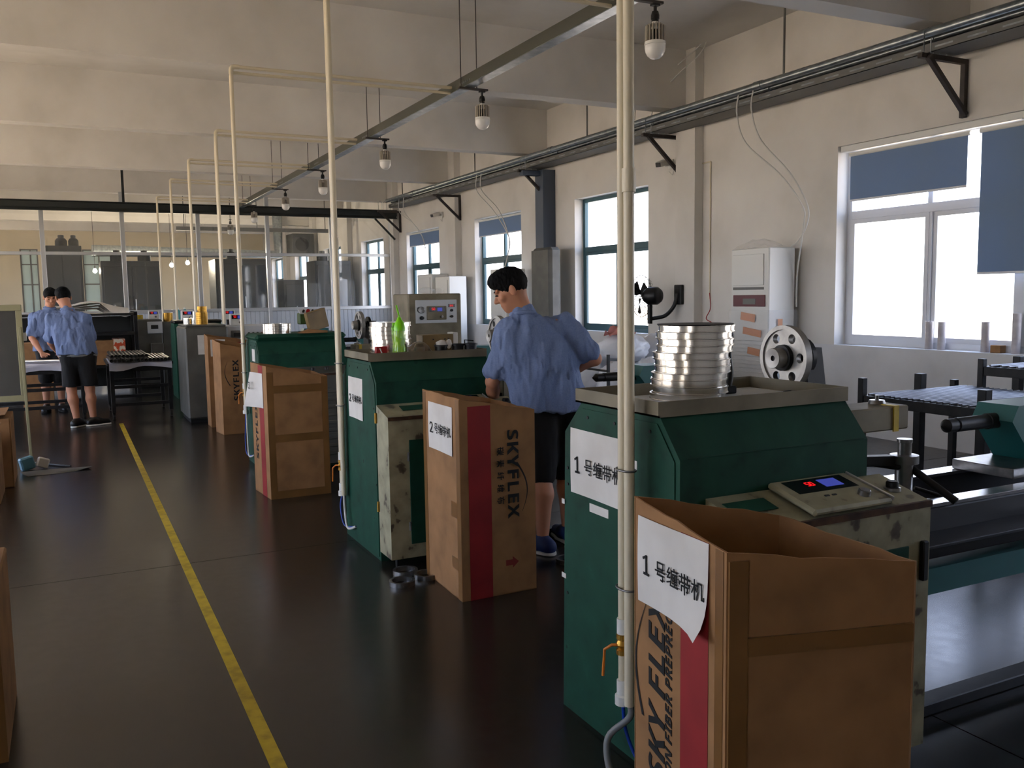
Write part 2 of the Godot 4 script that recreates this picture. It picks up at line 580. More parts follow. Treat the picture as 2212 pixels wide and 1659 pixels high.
func build_shell() -> void:
	# ground outside
	var g := solo("ground", "pale concrete yard outside the windows", "ground", mb().bx(V(-60, -0.45, -90), V(70, -0.25, 50)), M.out_ground)
	g.set_meta("kind", "structure")
	# floor slabs with saw-cut joints
	var f := struct_node("floor")
	part("subfloor", mb().bx(V(LX - 0.3, -0.25, FAR_Z - 0.3), V(WX + 0.3, -0.012, BACK_Z + 0.3)), M.joint, f)
	var zs := [BACK_Z + 0.3, 1.0, -5.43, -11.6, -17.8, PART_Z - 2.0, -30.0, FAR_Z - 0.3]
	var xs := [LX - 0.3, -3.1, 2.738, WX + 0.3]
	for i in zs.size() - 1:
		for j in xs.size() - 1:
			part("slab", mb().bx(V(xs[j] + 0.003, -0.012, zs[i + 1] + 0.003), V(xs[j + 1] - 0.003, 0.0, zs[i] - 0.003)), M.floor, f)
	solo("floor_line", "long yellow painted line running down the aisle floor", "floor marking", mb().bx(V(-0.025, 0.0, -7.15), V(0.025, 0.0015, 7.15)), M.yellow, V(0.545, 0.0, -5.0))
	# ceiling and its beams
	var c := struct_node("ceiling")
	part("slab", mb().bx(V(LX - 0.3, CEIL, FAR_Z - 0.3), V(WX + 0.3, CEIL + 0.2, BACK_Z + 0.3)), M.wall, c)
	for z in [2.25, -1.75, -5.73, -9.7, -13.68, -17.75, -21.75, -25.75, -29.75, -33.75]:
		part("beam", mb().bx(V(LX, 3.9, z - 0.13), V(WX, CEIL, z + 0.13)), M.wall, c)
	var wr := wall_with_openings(WX, WX + 0.26, WIN_R, 0.95, 3.07, "wall_right")
	for z in [-9.58, -17.5, -21.4, -25.4, -29.4, -33.4]:
		part("pilaster", mb().bx(V(WX - 0.14, 0.0, z - 0.2), V(WX, CEIL, z + 0.2), 0.004), M.wall, wr)
	wall_with_openings(LX - 0.26, LX, WIN_L, 0.5, 3.3, "wall_left")
	var wb := struct_node("wall_back")
	part("plaster", mb().bx(V(LX - 0.26, 0, BACK_Z), V(WX + 0.26, CEIL, BACK_Z + 0.25)), M.wall, wb)
	# far wall with openings
	var wf := struct_node("wall_far")
	var b := mb()
	b.bx(V(LX - 0.26, 0, FAR_Z - 0.25), V(-1.4, CEIL, FAR_Z))
	b.bx(V(-1.4, 3.5, FAR_Z - 0.25), V(WX + 0.26, CEIL, FAR_Z))
	b.bx(V(-1.4, 0, FAR_Z - 0.25), V(1.75, 1.0, FAR_Z))
	b.bx(V(-0.8, 1.0, FAR_Z - 0.25), V(0.7, 3.5, FAR_Z))
	b.bx(V(1.75, 0, FAR_Z - 0.25), V(WX + 0.26, 3.5, FAR_Z))
	part("plaster", b, M.cream_wall, wf)

func make_window(called: String, z0: float, z1: float, x: float, side: float, frame: Material, cols: int, y0 := 0.95, y1 := 3.07, ty := 2.25, sub := false) -> Node3D:
	# side +1: right wall, glass set back from the inner face
	var root := struct_node(called)
	root.position = V(x + side * 0.19, y0, (z0 + z1) * 0.5)
	var w := z1 - z0
	var h := y1 - y0
	var fr := mb()
	var t := 0.06
	fr.bx(V(-0.03, 0, -w / 2), V(0.03, t, w / 2)).bx(V(-0.03, h - t, -w / 2), V(0.03, h, w / 2))
	fr.bx(V(-0.03, t, -w / 2), V(0.03, h - t, -w / 2 + t)).bx(V(-0.03, t, w / 2 - t), V(0.03, h - t, w / 2))
	part("frame", fr, frame, root)
	part("transom", mb().bx(V(-0.032, ty - y0 - 0.045, -w / 2 + t), V(0.032, ty - y0 + 0.045, w / 2 - t), 0.004), frame, root)
	var cw := (w - t) / cols
	for i in cols:
		var a := -w / 2 + t * 0.5 + cw * i
		if i > 0:
			var mw := 0.028 if i * 2 != cols or not sub else 0.10
			part("mullion", mb().bx(V(-0.028, t, a - mw), V(0.028, ty - y0 - 0.045, a + mw), 0.004), frame, root)
			part("mullion", mb().bx(V(-0.028, ty - y0 + 0.045, a - mw), V(0.028, h - t, a + mw), 0.004), frame, root)
		part("pane", mb().bx(V(-0.003, t, a + 0.01), V(0.003, ty - y0 - 0.045, a + cw - 0.01)), M.glass, root)
		part("pane", mb().bx(V(-0.003, ty - y0 + 0.045, a + 0.01), V(0.003, h - t, a + cw - 0.01)), M.glass, root)
		# sliding sash
		var s := mb()
		var sx := -0.02 * side * (1.0 if i % 2 == 0 else -0.4)
		for q in [[a + 0.03, a + 0.075], [a + cw - 0.045, a + cw]]:
			s.bx(V(sx - 0.014, t, q[0]), V(sx + 0.014, ty - y0 - 0.045, q[1]))
		s.bx(V(sx - 0.014, t, a + 0.075), V(sx + 0.014, t + 0.05, a + cw - 0.045))
		s.bx(V(sx - 0.014, ty - y0 - 0.09, a + 0.075), V(sx + 0.014, ty - y0 - 0.045, a + cw - 0.045))
		part("sash", s, frame, root)
	return root

func roller_blind(z0: float, z1: float, x: float, top: float, bottom: float, label: String) -> void:
	var t := thing("roller_blind", label, "blind", V(x, top, (z0 + z1) * 0.5))
	var w := z1 - z0
	part("fabric", mb().bx(V(-0.001, bottom - top, -w / 2 + 0.02), V(0.001, -0.03, w / 2 - 0.02)), M.blind, t)
	part("roller", mb().tube([V(0.012, -0.03, -w / 2), V(0.012, -0.03, w / 2)], 0.024, 12), M.white_plastic, t)
	part("bottom_bar", mb().bx(V(-0.006, bottom - top - 0.022, -w / 2 + 0.02), V(0.006, bottom - top, w / 2 - 0.02), 0.003), M.white_alu, t)

func build_windows() -> void:
	for i in WIN_R.size():
		var w: Array = WIN_R[i]
		if i == 0:
			make_window("window_1", w[0], w[1], WX, 1.0, M.white_alu, 4, 0.95, 3.07, 2.34, true)
		else:
			make_window("window_%d" % (i + 1), w[0], w[1], WX, 1.0, M.teal_frame, 2)
	for i in WIN_L.size():
		make_window("window_%d" % (i + 20), WIN_L[i][0], WIN_L[i][1], LX, -1.0, M.teal_frame, 4, 0.5, 3.3, 2.4)
	# headrail above the double window, then its two blinds
	var bx := WX + 0.06
	solo("blind_headrail", "long white headrail along the top of the wide white window", "headrail", mb().bx(V(-0.03, -0.03, -2.03), V(0.03, 0.035, 2.03), 0.006), M.white_plastic, V(bx, 3.035, -5.085))
	roller_blind(-7.02, -5.60, bx, 3.0, 2.50, "short blue-grey roller blind over the wide white window, lowered a quarter")
	roller_blind(-5.50, -3.15, bx, 3.0, 1.69, "long blue-grey roller blind lowered over half the wide white window")
	roller_blind(-16.55, -14.62, bx, 3.05, 2.72, "blue-grey roller blind rolled up high on window behind the standing man")
	roller_blind(-20.6, -18.6, bx, 3.05, 2.74, "blue-grey roller blind rolled up high on window beside the glass partition")
	# far wall glazing: pale frosted lights
	for k in 2:
		var a := -1.4 if k == 0 else 0.7
		var b := -0.8 if k == 0 else 1.75
		var r := struct_node("window_%d" % (30 + k))
		r.position = V((a + b) * 0.5, 1.0, FAR_Z - 0.12)
		var h := (b - a) * 0.5
		part("pane", mb().bx(V(-h, 0, -0.005), V(h, 2.5, 0.005)), M.frost, r)
		var fr := mb()
		for q in [-h, h - 0.05]:
			fr.bx(V(q, 0, -0.03), V(q + 0.05, 2.5, 0.03))
		for q in [0.0, 1.15, 1.9, 2.45]:
			fr.bx(V(-h, q, -0.028), V(h, q + 0.05, 0.028))
		fr.bx(V(0.02, 0.0, -0.027), V(0.07, 2.5, 0.027))
		part("frame", fr, M.tray_grey, r)

func build_partition() -> void:
	var p := struct_node("wall_partition")
	var z := PART_Z
	var posts := [-4.35, -3.4, -1.9, -0.35, 1.22, 2.8, 4.35, 5.87, 7.4]
	for x in posts:
		var big: bool = absf(x - 1.22) < 0.1 or absf(x - 4.35) < 0.1
		part("post", mb().bx(V(x - 0.045, 0, z - 0.05), V(x + 0.045, 3.9 if big else 3.55, z + 0.05), 0.004), M.alu, p)
	for i in posts.size() - 1:
		var a: float = posts[i] + 0.045
		var b: float = posts[i + 1] - 0.045
		part("rail", mb().bx(V(a, 1.24, z - 0.045), V(b, 1.32, z + 0.045), 0.004), M.alu, p)
		part("rail", mb().bx(V(a, 2.53, z - 0.035), V(b, 2.60, z + 0.035), 0.004), M.alu, p)
		part("pane", mb().bx(V(a, 1.32, z - 0.004), V(b, 2.53, z + 0.004)), M.part_glass, p)
		part("pane", mb().bx(V(a, 2.60, z - 0.004), V(b, 3.45, z + 0.004)), M.part_glass, p)
		# ribbed sandwich panel below
		var n := int((b - a) / 0.1)
		for k in n:
			var q0 := a + (b - a) * k / n
			var q1 := a + (b - a) * (k + 1) / n
			part("panel_board", mb().bx(V(q0 + 0.003, 0.02, z - 0.02), V(q1 - 0.003, 1.24, z + 0.02), 0.004), M.light_panel, p)
	# dark steel beam over the partition and its corner brace
	var t := thing("steel_beam", "dark green steel beam spanning the hall above the glass partition", "beam", V(1.5, 3.43, -21.05))
	var hw := 5.9
	var b := mb()
	b.bx(V(-hw, 0.0, -0.06), V(hw, 0.018, 0.06)).bx(V(-hw, 0.018, -0.008), V(hw, 0.19, 0.008)).bx(V(-hw, 0.19, -0.06), V(hw, 0.208, 0.06))
	part("beam", b, M.rail, t)
	part("face_plate", mb().bx(V(-hw, 0.06, 0.03), V(hw, 0.18, 0.05), 0.004), M.rail, t)
	part("brace", mb().bar(V(hw - 0.55, 0.0, 0), V(hw - 0.05, -0.5, 0), 0.04, 0.04), M.rail, t)
	for x in [-2.8, -0.25]:
		part("hanger", mb().bx(V(x - 0.025, 0.2, -0.02), V(x + 0.025, CEIL - 3.43, 0.02)), M.rail, t)
	var ch := thing("steel_channel", "slim grey steel channel hung behind the glass partition", "channel", V(4.85, 3.42, -25.3))
	part("bar", mb().bx(V(-2.1, -0.05, -0.05), V(2.1, 0.05, 0.05)), M.tray_grey, ch)
	for x in [-1.9, 0.0, 1.9]:
		part("hanger", mb().tube([V(x, 0.05, 0), V(x, CEIL - 3.42, 0)], 0.012, 8), M.tray_grey, ch)

# ---------------------------------------------------------------- behind the partition
func oven(x0: float, x1: float, z: float, h: float, d: float, m: Material, label: String, kind := 0) -> void:
	var t := thing("curing_oven", label, "oven", V((x0 + x1) * 0.5, 0, z))
	var w := (x1 - x0) * 0.5
	part("body", mb().bx(V(-w, 0.0, -d), V(w, h, 0), 0.01), m, t)
	if kind == 1:
		part("door", mb().bx(V(-w + 0.06, 0.1, 0.0), V(w - 0.06, h - 0.12, 0.035), 0.006), m, t)
	else:
		for s in [-1.0, 1.0]:
			part("door", mb().bx(V(minf(s * (w - 0.05), s * 0.008), 0.1, 0.0), V(maxf(s * (w - 0.05), s * 0.008), h - 0.14, 0.035), 0.006), m, t)
	part("handle", mb().tube([V(0.06, h * 0.5, 0.05), V(0.06, h * 0.5 + 0.3, 0.05)], 0.012, 8), M.alu, t)

func build_far_room() -> void:
	oven(-0.45, 0.45, -25.0, 2.92, 1.0, M.oven_grey, "tall grey oven cabinet behind the glass, beside the pale window")
	oven(0.85, 2.27, -24.6, 2.53, 1.2, M.oven, "wide dark double-door oven behind the glass near the workers")
	oven(3.62, 5.0, -24.8, 2.6, 1.2, M.oven, "wide dark double-door oven behind the middle of the glass")
	oven(5.36, 5.92, -24.6, 2.03, 0.8, M.oven_grey, "low grey oven with a dark front behind the glass", 1)
	oven(6.19, 7.2, -24.4, 2.55, 1.0, M.oven, "dark oven behind the glass next to the right wall", 1)
	var pl := solo("film_curtain", "milky plastic film hanging over the dark oven by the wall", "film", mb().sheet([[V(-0.16, 0.9, 0.06), V(0.02, 0.95, 0.075), V(0.16, 0.93, 0.06)], [V(-0.17, 0.4, 0.05), V(0.0, 0.4, 0.07), V(0.15, 0.4, 0.06)], [V(-0.17, 0.0, 0.05), V(0.0, 0.0, 0.065), V(0.15, 0.0, 0.05)]], 0.002), M.film, V(6.9, 1.1, -24.36))
	pl.rotation.y = 0.0
	# motors and stacks on the ovens
	for q in [[0.0, 2.92, -25.4, 0.14], [0.28, 2.92, -25.4, 0.12], [1.25, 2.53, -25.0, 0.16], [1.9, 2.53, -25.0, 0.16], [4.1, 2.6, -25.2, 0.13], [6.5, 2.55, -24.8, 0.15]]:
		var t := thing("fan_motor", "small dark fan motor standing on top of an oven", "motor", V(q[0], q[1], q[2]), 0.0, "motors on the ovens")
		part("housing", mb().lathe(Transform3D(Basis.IDENTITY, Vector3.ZERO), [Vector2(0, 0), Vector2(q[3], 0), Vector2(q[3], 0.14), Vector2(q[3] * 0.7, 0.2), Vector2(0, 0.2)], 16), M.black_matte, t)
		part("cap", mb().lathe(Transform3D(Basis.IDENTITY, V(0, 0.2, 0)), [Vector2(0, 0), Vector2(q[3] * 0.5, 0), Vector2(q[3] * 0.5, 0.08), Vector2(0, 0.09)], 16), M.black, t)
	var stack := solo("exhaust_duct", "dark vertical duct rising from the oven by the right wall", "duct", mb().tube([V(0, 0, 0), V(0, 1.3, 0)], 0.09, 14), M.oven, V(6.85, 2.55, -24.9))
	stack.rotation.y = 0.0
	solo("ventilation_duct", "silvery ventilation duct crossing the far room under the ceiling", "duct", mb().tube([V(-4.2, 0, 0.6), V(1.3, -0.05, 0.0), V(1.3, 1.6, 0.0)], 0.17, 16), M.galv, V(5.0, 3.0, -29.5))
	# lit bulbs in the far room
	for q in [[0.78, 2.35, -26.8], [2.72, 2.5, -26.6], [3.1, 2.55, -26.2]]:
		var t := thing("hanging_bulb", "lit white bulb hanging from a long cord behind the glass", "bulb", V(q[0], q[1], q[2]), 0.0, "lit bulbs in the far room")
		part("cord", mb().tube([V(0, 0.1, 0), V(0, CEIL - q[1], 0)], 0.006, 6), M.black, t)
		part("socket", mb().tube([V(0, 0.06, 0), V(0, 0.12, 0)], 0.022, 10), M.black, t)
		var gm := glow(Color(1.0, 0.97, 0.92), 6.0)
		part("globe", mb().slathe(Transform3D.IDENTITY, [Vector2(0.001, -0.06), Vector2(0.035, -0.05), Vector2(0.055, -0.015), Vector2(0.05, 0.02), Vector2(0.028, 0.055), Vector2(0.02, 0.065)], 16), gm, t)
		var l := OmniLight3D.new()
		l.name = "bulb_light"
		l.light_color = Color(1.0, 0.93, 0.80)
		l.light_energy = 0.25
		l.light_size = 0.05
		l.omni_range = 60.0
		l.omni_attenuation = 2.0
		l.shadow_enabled = true
		t.add_child(l)
	# air handler on the far right wall
	var ah := thing("air_handler", "grey box air unit fixed high on the right wall of the far room", "air unit", V(WX - 0.50, 2.9, -29.4))
	part("casing", mb().bx(V(-0.35, 0, -0.45), V(0.35, 0.7, 0.45), 0.01), M.oven_grey, ah)
	part("grille", mb().lathe(Transform3D(axis_z(), V(-0.05, 0.35, 0.45)), [Vector2(0.0, 0.01), Vector2(0.22, 0.01), Vector2(0.22, 0.0)], 20), M.black_matte, ah)
	# whitewashed low column standing against the partition
	var dk := thing("storage_shelf", "dark steel shelf against the glass partition behind the workers", "shelf", V(-0.2, 0, -16.2))
	for x in [-1.3, 1.22]:
		for z in [-0.35, 0.35]:
			part("post", mb().bx(V(x - 0.03, 0, z - 0.03), V(x + 0.03, 1.36, z + 0.03), 0.003), M.dark_steel, dk)
	for y in [0.45, 0.98, 1.30]:
		part("shelf", mb().bx(V(-1.33, y, -0.38), V(1.25, y + 0.04, 0.38), 0.004), M.dark_steel, dk)
	part("back_sheet", mb().bx(V(-1.27, 0.1, -0.37), V(1.19, 1.28, -0.36)), M.oven, dk)
	var sh := mb()
	for k in 4:
		var rows := []
		for i in 6:
			var row := []
			for j in 9:
				var u := j / 8.0
				row.append(V(-0.55 + u * 1.12 + k * 0.02, 0.01 + 0.022 * k + 0.10 * sin(u * 2.6 + 0.4) * (1.0 - i * 0.05) + 0.025 * sin(u * 9.0 + k) - (0.10 if i == 5 and j > 5 else 0.0), -0.3 + i * 0.13))
			rows.append(row)
		sh.sheet(rows, 0.002)
	solo("paper_sheets", "loose heap of white paper sheets on top of the dark shelf", "paper", sh, M.paper, V(0.3, 1.345, -16.2))
	var cb := thing("carton", "brown carton with an orange printed edge inside the dark shelf", "carton", V(0.35, 0.50, -16.15))
	part("body", mb().bx(V(-0.45, 0, -0.2), V(0.32, 0.40, 0.25), 0.005), M.card, cb)
	part("printed_edge", mb().bx(V(0.32, 0.0, -0.2), V(0.50, 0.42, 0.25), 0.004), tmat(noise_tex(0.05, [[0.0, Color(0.75, 0.25, 0.10)], [0.5, Color(0.75, 0.30, 0.14)], [0.56, Color(0.85, 0.80, 0.72)], [1.0, Color(0.85, 0.80, 0.72)]], 66, 128, 2), 2.0, 0.8), cb)

# ---------------------------------------------------------------- overhead line
func build_overhead() -> void:
	var t := thing("cable_trunking", "long grey-green metal cable trunking hung on rods down the hall", "trunking", V(3.66, BAR_Y, -9.0))
	var z0 := -11.95
	var z1 := 9.5
	part("channel", mb().bx(V(-0.05, 0.0, z0), V(0.05, 0.10, z1), 0.003), M.trunk, t)
	part("cover_strip", mb().bx(V(-0.052, -0.008, z0), V(0.058, 0.0, z1), 0.002), M.galv, t)
	for z in [-5.54, -8.55, -11.78, -14.3, -16.8]:
		for k in 6:
			part("knockout", mb().tube([V(-0.053, 0.035, z + 9.0 + 0.28 + k * 0.045), V(-0.049, 0.035, z + 9.0 + 0.28 + k * 0.045)], 0.011, 8), M.galv, t)
	var bz := [-5.41, -8.3, -11.3, -14.4, -17.1, -20.2]
	for z in bz:
		for s in [[-0.085, 0.0], [0.085, 0.06]]:
			part("hanger_rod", mb().tube([V(s[0], -0.02, z + 9.0 + 0.12), V(s[0], CEIL - BAR_Y, z + 9.0 + 0.12)], 0.005, 6), M.bracket, t)
		part("clamp", mb().bx(V(-0.11, -0.03, z + 9.0 + 0.10), V(0.20, -0.012, z + 9.0 + 0.14), 0.002), M.bracket, t)
	var proto: Node3D
	for i in bz.size():
		if i == 0:
			proto = make_bulb()
			proto.position = V(3.80, BAR_Y - 0.034, bz[0] + 0.12)
		else:
			var c := proto.duplicate()
			c.name = numbered("pendant_bulb")
			add_child(c)
			c.position = V(3.80, BAR_Y - 0.034, bz[i] + 0.12)
			c.set_meta("label", "unlit white LED bulb on trunking, number %s along the row from the partition" % ["six", "five", "four", "three", "two", "one"][i])
	proto.set_meta("label", "unlit large white LED bulb on trunking, furthest of the row from the partition")
	var sm := proto.duplicate()
	sm.name = numbered("pendant_bulb")
	add_child(sm)
	sm.position = V(3.62, 3.42, -22.1)
	sm.set_meta("label", "unlit white LED bulb hanging under the dark steel beam at the partition")
	part("cord", mb().tube([V(0, 0.0, 0), V(0, CEIL - 3.42, 0)], 0.008, 6), M.black, sm)

func make_bulb() -> Node3D:
	var t := thing("pendant_bulb", "unlit large white LED bulb", "bulb", Vector3.ZERO, 0.0, "LED bulbs along the trunking")
	part("hook_plate", mb().bx(V(-0.03, -0.012, -0.02), V(0.03, 0.004, 0.02), 0.002).tube([V(0, -0.01, 0), V(0, -0.05, 0)], 0.012, 8), M.black, t)
	part("socket", mb().lathe(Transform3D.IDENTITY, [Vector2(0.0, -0.045), Vector2(0.022, -0.048), Vector2(0.030, -0.075), Vector2(0.030, -0.10), Vector2(0.026, -0.104), Vector2(0.026, -0.118), Vector2(0.0, -0.118)], 16), M.black, t)
	part("neck", mb().lathe(Transform3D.IDENTITY, [Vector2(0.022, -0.115), Vector2(0.024, -0.135), Vector2(0.034, -0.142), Vector2(0.052, -0.165), Vector2(0.056, -0.178), Vector2(0.0, -0.178)], 20), M.lamp_white, t)
	part("core", mb().lathe(Transform3D.IDENTITY, [Vector2(0.046, -0.165), Vector2(0.048, -0.262)], 20), M.black_matte, t)
	var f := mb()
	for k in 18:
		var b := Basis(Vector3.UP, TAU * k / 18.0)
		f.box(b * V(0.052, -0.205, 0), V(0.036, 0.118, 0.008), 0.002, b)
		f.box(b * V(0.045, -0.150, 0), V(0.022, 0.03, 0.008), 0.002, b)
	part("heat_sink", f, M.lamp_fin, t)
	part("collar", mb().lathe(Transform3D.IDENTITY, [Vector2(0.05, -0.252), Vector2(0.073, -0.254), Vector2(0.075, -0.275), Vector2(0.072, -0.278)], 24), M.lamp_white, t)
	part("globe", mb().slathe(Transform3D.IDENTITY, [Vector2(0.072, -0.275), Vector2(0.073, -0.295), Vector2(0.069, -0.320), Vector2(0.055, -0.348), Vector2(0.032, -0.366), Vector2(0.001, -0.372)], 24), M.lamp_globe, t)
	return t

# ---------------------------------------------------------------- pipes, tray and brackets along the right wall
func build_wall_services() -> void:
	# three galvanised pipes on the cantilever brackets
	var zc := -8.5
	var zl := 12.0
	for q in [[6.98, 3.80, 0.042, "thick galvanised steel pipe running along the right wall, outermost"], [7.10, 3.775, 0.03, "slim galvanised steel pipe beside the thick pipe along the right wall"], [7.19, 3.775, 0.03, "slim galvanised steel pipe closest to the right wall"]]:
		var t := thing("steel_pipe", q[3], "pipe", V(q[0], q[1], zc))
		part("tube", mb().tube([V(0, 0, -zl), V(0, 0, zl)], q[2], 14), M.galv, t)
		for z in [-10.2, -4.0, 0.72, 6.4]:
			part("coupling", mb().tube([V(0, 0, z - 0.06), V(0, 0, z + 0.06)], q[2] + 0.008, 14), M.galv, t)
	# perforated cable tray below the pipes
	var ct := thing("cable_tray", "grey perforated cable tray under the galvanised pipes", "cable tray", V(7.18, 3.64, zc))
	part("floor_plate", mb().bx(V(-0.16, 0, -zl), V(0.16, 0.006, zl)), M.tray_grey, ct)
	for s in [-0.16, 0.154]:
		part("side_plate", mb().bx(V(s, 0.0, -zl), V(s + 0.006, 0.075, zl)), M.tray_grey, ct)
	var z := -zl + 0.2
	while z < zl:
		part("slot", mb().bx(V(-0.1605, 0.03, z), V(-0.158, 0.045, z + 0.18)), M.galv, ct)
		z += 0.32
	part("cable_bundle", mb().tube([V(-0.06, 0.03, -zl), V(-0.06, 0.03, zl)], 0.02, 8).tube([V(0.02, 0.03, -zl), V(0.02, 0.03, zl)], 0.025, 8), M.black_matte, ct)
	var bl2 := ["above the wide white window", "beside the pilaster with the fan", "at the blue-grey steel column", "between the two windows with raised blinds", "where the glass partition meets the wall"]
	for bi in 5:
		var bz: float = [-5.62, -9.86, -13.45, -17.3, -21.0][bi]
		var b := thing("wall_bracket", "dark triangular steel pipe bracket " + bl2[bi], "bracket", V(WX, 3.62, bz), 0.0, "triangular brackets under the wall pipes")
		part("arm", mb().bx(V(-0.62, -0.045, -0.025), V(0, 0.0, 0.025), 0.003), M.bracket, b)
		part("upright", mb().bx(V(-0.05, -0.52, -0.025), V(0, -0.045, 0.025), 0.003), M.bracket, b)
		part("strut", mb().bar(V(-0.55, -0.03, 0.03), V(-0.03, -0.5, 0.03), 0.045, 0.045, 0.003), M.bracket, b)
		for x in [-0.52, -0.40, -0.31]:
			part("saddle", mb().tube([V(x - 0.05, 0.0, 0.0), V(x - 0.05, 0.19, 0.0), V(x, 0.225, 0.0), V(x + 0.04, 0.2, 0.0), V(x + 0.04, 0.0, 0.0)], 0.005, 6), M.galv, b)
	# steel column with its cap between the second and third windows
	var sc := thing("steel_column", "blue-grey steel column against the wall beside the grey cabinet", "column", V(7.38, 0, -13.42))
	part("shaft", mb().bx(V(-0.12, 0, -0.14), V(0.12, 3.62, 0.14), 0.005), M.steel_blue, sc)
	part("cap", mb().bx(V(-0.45, 3.52, -0.06), V(-0.12, 3.60, 0.06), 0.005), M.steel_blue, sc)
	# conduits and cables
	var mats := [M.white_hose, M.white_hose]
	for k in 2:
		var o: float = -0.24 * k
		solo("air_hose", ["thin white hose curving from the pipes down to the taped air conditioner", "second thin white hose beside it from the pipes to the taped air conditioner"][k], "hose", mb().tube(spline([V(0, 0, o), V(-0.02, -0.22, o), V(0.03, -0.55, o + 0.10), V(0.12, -0.95, o * 0.6 + 0.46), V(0.24, -1.3, 0.60 + o * 0.3), V(0.30, -1.5, 0.54 + o * 0.2), V(0.34 if k == 0 else 0.38, -1.66 if k == 0 else -2.0, 0.38 if k == 0 else 0.33), V(0.37 if k == 0 else 0.40, -1.735 if k == 0 else -2.4, 0.22 if k == 0 else 0.30)]), 0.009, 8), mats[k], V(6.97, 3.76, -7.86))
	for k in 2:
		solo("air_hose", ["thin white hose looping from the pipes to the cabinet behind the standing man", "second thin white hose from the pipes to the cabinet behind the standing man"][k], "hose", mb().tube(spline([V(0, 0, 0.2 * k), V(0, -0.3, 0.2 * k), V(0.1, -0.7, 0.5 + 0.2 * k), V(0.15, -1.2, 1.0), V(0.15, -1.5, 0.95), V(0.1, -1.74, 0.9)]), 0.009, 8), M.white_hose, V(6.97, 3.76, -15.3))
	for k in 2:
		solo("air_hose", ["thin white hose from the pipes towards the window by the partition", "second thin white hose towards the window by the partition"][k], "hose", mb().tube(spline([V(0, 0, -0.3 * k), V(0, -0.3, -0.3 * k), V(0.1, -0.6, 0.3), V(0.15, -0.9, 0.7), V(0.15, -1.2, 0.9)]), 0.009, 8), M.white_hose, V(6.97, 3.76, -19.3))
	# looped cables up to the ceiling by the pilaster
	solo("ceiling_cable", "thin white cable arching from the ceiling to the wall pipes", "cable", mb().tube(spline([V(0.0, 0.86, 0.35), V(-0.05, 0.78, 0.25), V(-0.18, 0.55, -0.2), V(-0.3, 0.3, -0.6), V(-0.32, 0.0, -0.66)]), 0.008, 6), M.white_hose, V(7.35, 3.79, -9.6), 0.0, "cables from the ceiling")
	solo("ceiling_cable", "thin white cable arching from the ceiling to the wall pipes", "cable", mb().tube(spline([V(0.0, 0.86, 0.45), V(-0.05, 0.72, 0.38), V(-0.2, 0.5, 0.1), V(-0.3, 0.25, -0.2), V(-0.32, 0.0, -0.28)]), 0.008, 6), M.white_hose, V(7.35, 3.79, -9.6), 0.0, "cables from the ceiling")
	solo("wall_conduit", "thin white conduit running down the wall beside the pilaster with red clips", "conduit", mb().tube(arc_pts([V(0.0, 3.2, 0.0), V(0.0, 3.2, -0.45), V(0.0, 3.5, -0.45)], 0.03), 0.009, 8).tube([V(0, 3.2, 0), V(0, 1.45, 0)], 0.009, 8), M.pvc, V(WX - 0.012, 0.0, -9.22))
	solo("red_cord", "coiled red cord hanging on the wall under the conduit", "cord", mb().tube(spline([V(0, 0.55, 0), V(0, 0.35, 0.02), V(-0.02, 0.22, -0.04), V(0, 0.16, 0.05), V(-0.02, 0.1, -0.04), V(0, 0.04, 0.05), V(0, 0, 0)]), 0.006, 6), M.red, V(WX - 0.03, 0.98, -9.2))
	# cameras
	for q in [[-10.05, 3.28, "white security camera on the wall beside the pilaster", 1.0], [-18.3, 3.30, "white security camera on the wall near the glass partition", 1.0]]:
		var c := thing("security_camera", q[2], "camera", V(WX - 0.02, q[1], q[0]))
		part("mount", mb().bx(V(-0.01, -0.06, -0.05), V(0.02, 0.06, 0.05), 0.004).tube([V(0, 0, 0), V(-0.10, -0.02, 0.0)], 0.018, 8), M.white_plastic, c)
		var dir := V(-0.8, -0.25, 0.45).normalized()
		part("body", mb().bar(V(-0.06, 0.03, -0.04), V(-0.06, 0.03, -0.04) + dir * 0.24, 0.085, 0.075, 0.01), M.white_plastic, c)
		part("lens", mb().bar(V(-0.06, 0.03, -0.04) + dir * 0.238, V(-0.06, 0.03, -0.04) + dir * 0.25, 0.07, 0.06, 0.004), M.black, c)
		part("wires", mb().tube(spline([V(0.0, 0.0, 0.06), V(-0.03, -0.08, 0.10), V(-0.02, -0.15, 0.06), V(-0.03, -0.1, 0.0)]), 0.006, 6), M.white_hose, c)
	# wall fan on the pilaster
	var f := thing("wall_fan", "dark grey wall fan with a wire guard mounted on the pilaster", "fan", V(WX - 0.165, 1.50, -9.66))
	part("wall_plate", mb().bx(V(-0.03, -0.10, -0.06), V(0.02, 0.12, 0.06), 0.008), M.black, f)
	part("arm", mb().tube(spline([V(-0.02, 0.02, 0.0), V(-0.06, -0.12, -0.02), V(-0.13, -0.22, -0.08), V(-0.22, -0.25, -0.17), V(-0.26, -0.25, -0.19)]), 0.022, 8), M.black, f)
	part("stem", mb().tube([V(-0.26, -0.31, -0.19), V(-0.26, -0.06, -0.19)], 0.03, 10), M.black, f)
	part("motor", mb().slathe(Transform3D(Basis(Quaternion(Vector3.UP, V(-0.45, 0.0, -0.9).normalized())), V(-0.20, 0.0, -0.06)), [Vector2(0.001, 0.0), Vector2(0.07, 0.01), Vector2(0.10, 0.05), Vector2(0.10, 0.15), Vector2(0.07, 0.2), Vector2(0.02, 0.24), Vector2(0.001, 0.26)], 16), M.black, f)
	var gb := Transform3D(Basis(Quaternion(Vector3.UP, V(-0.45, 0.0, -0.9).normalized())), V(-0.29, 0.0, -0.23))
	var gd := mb()
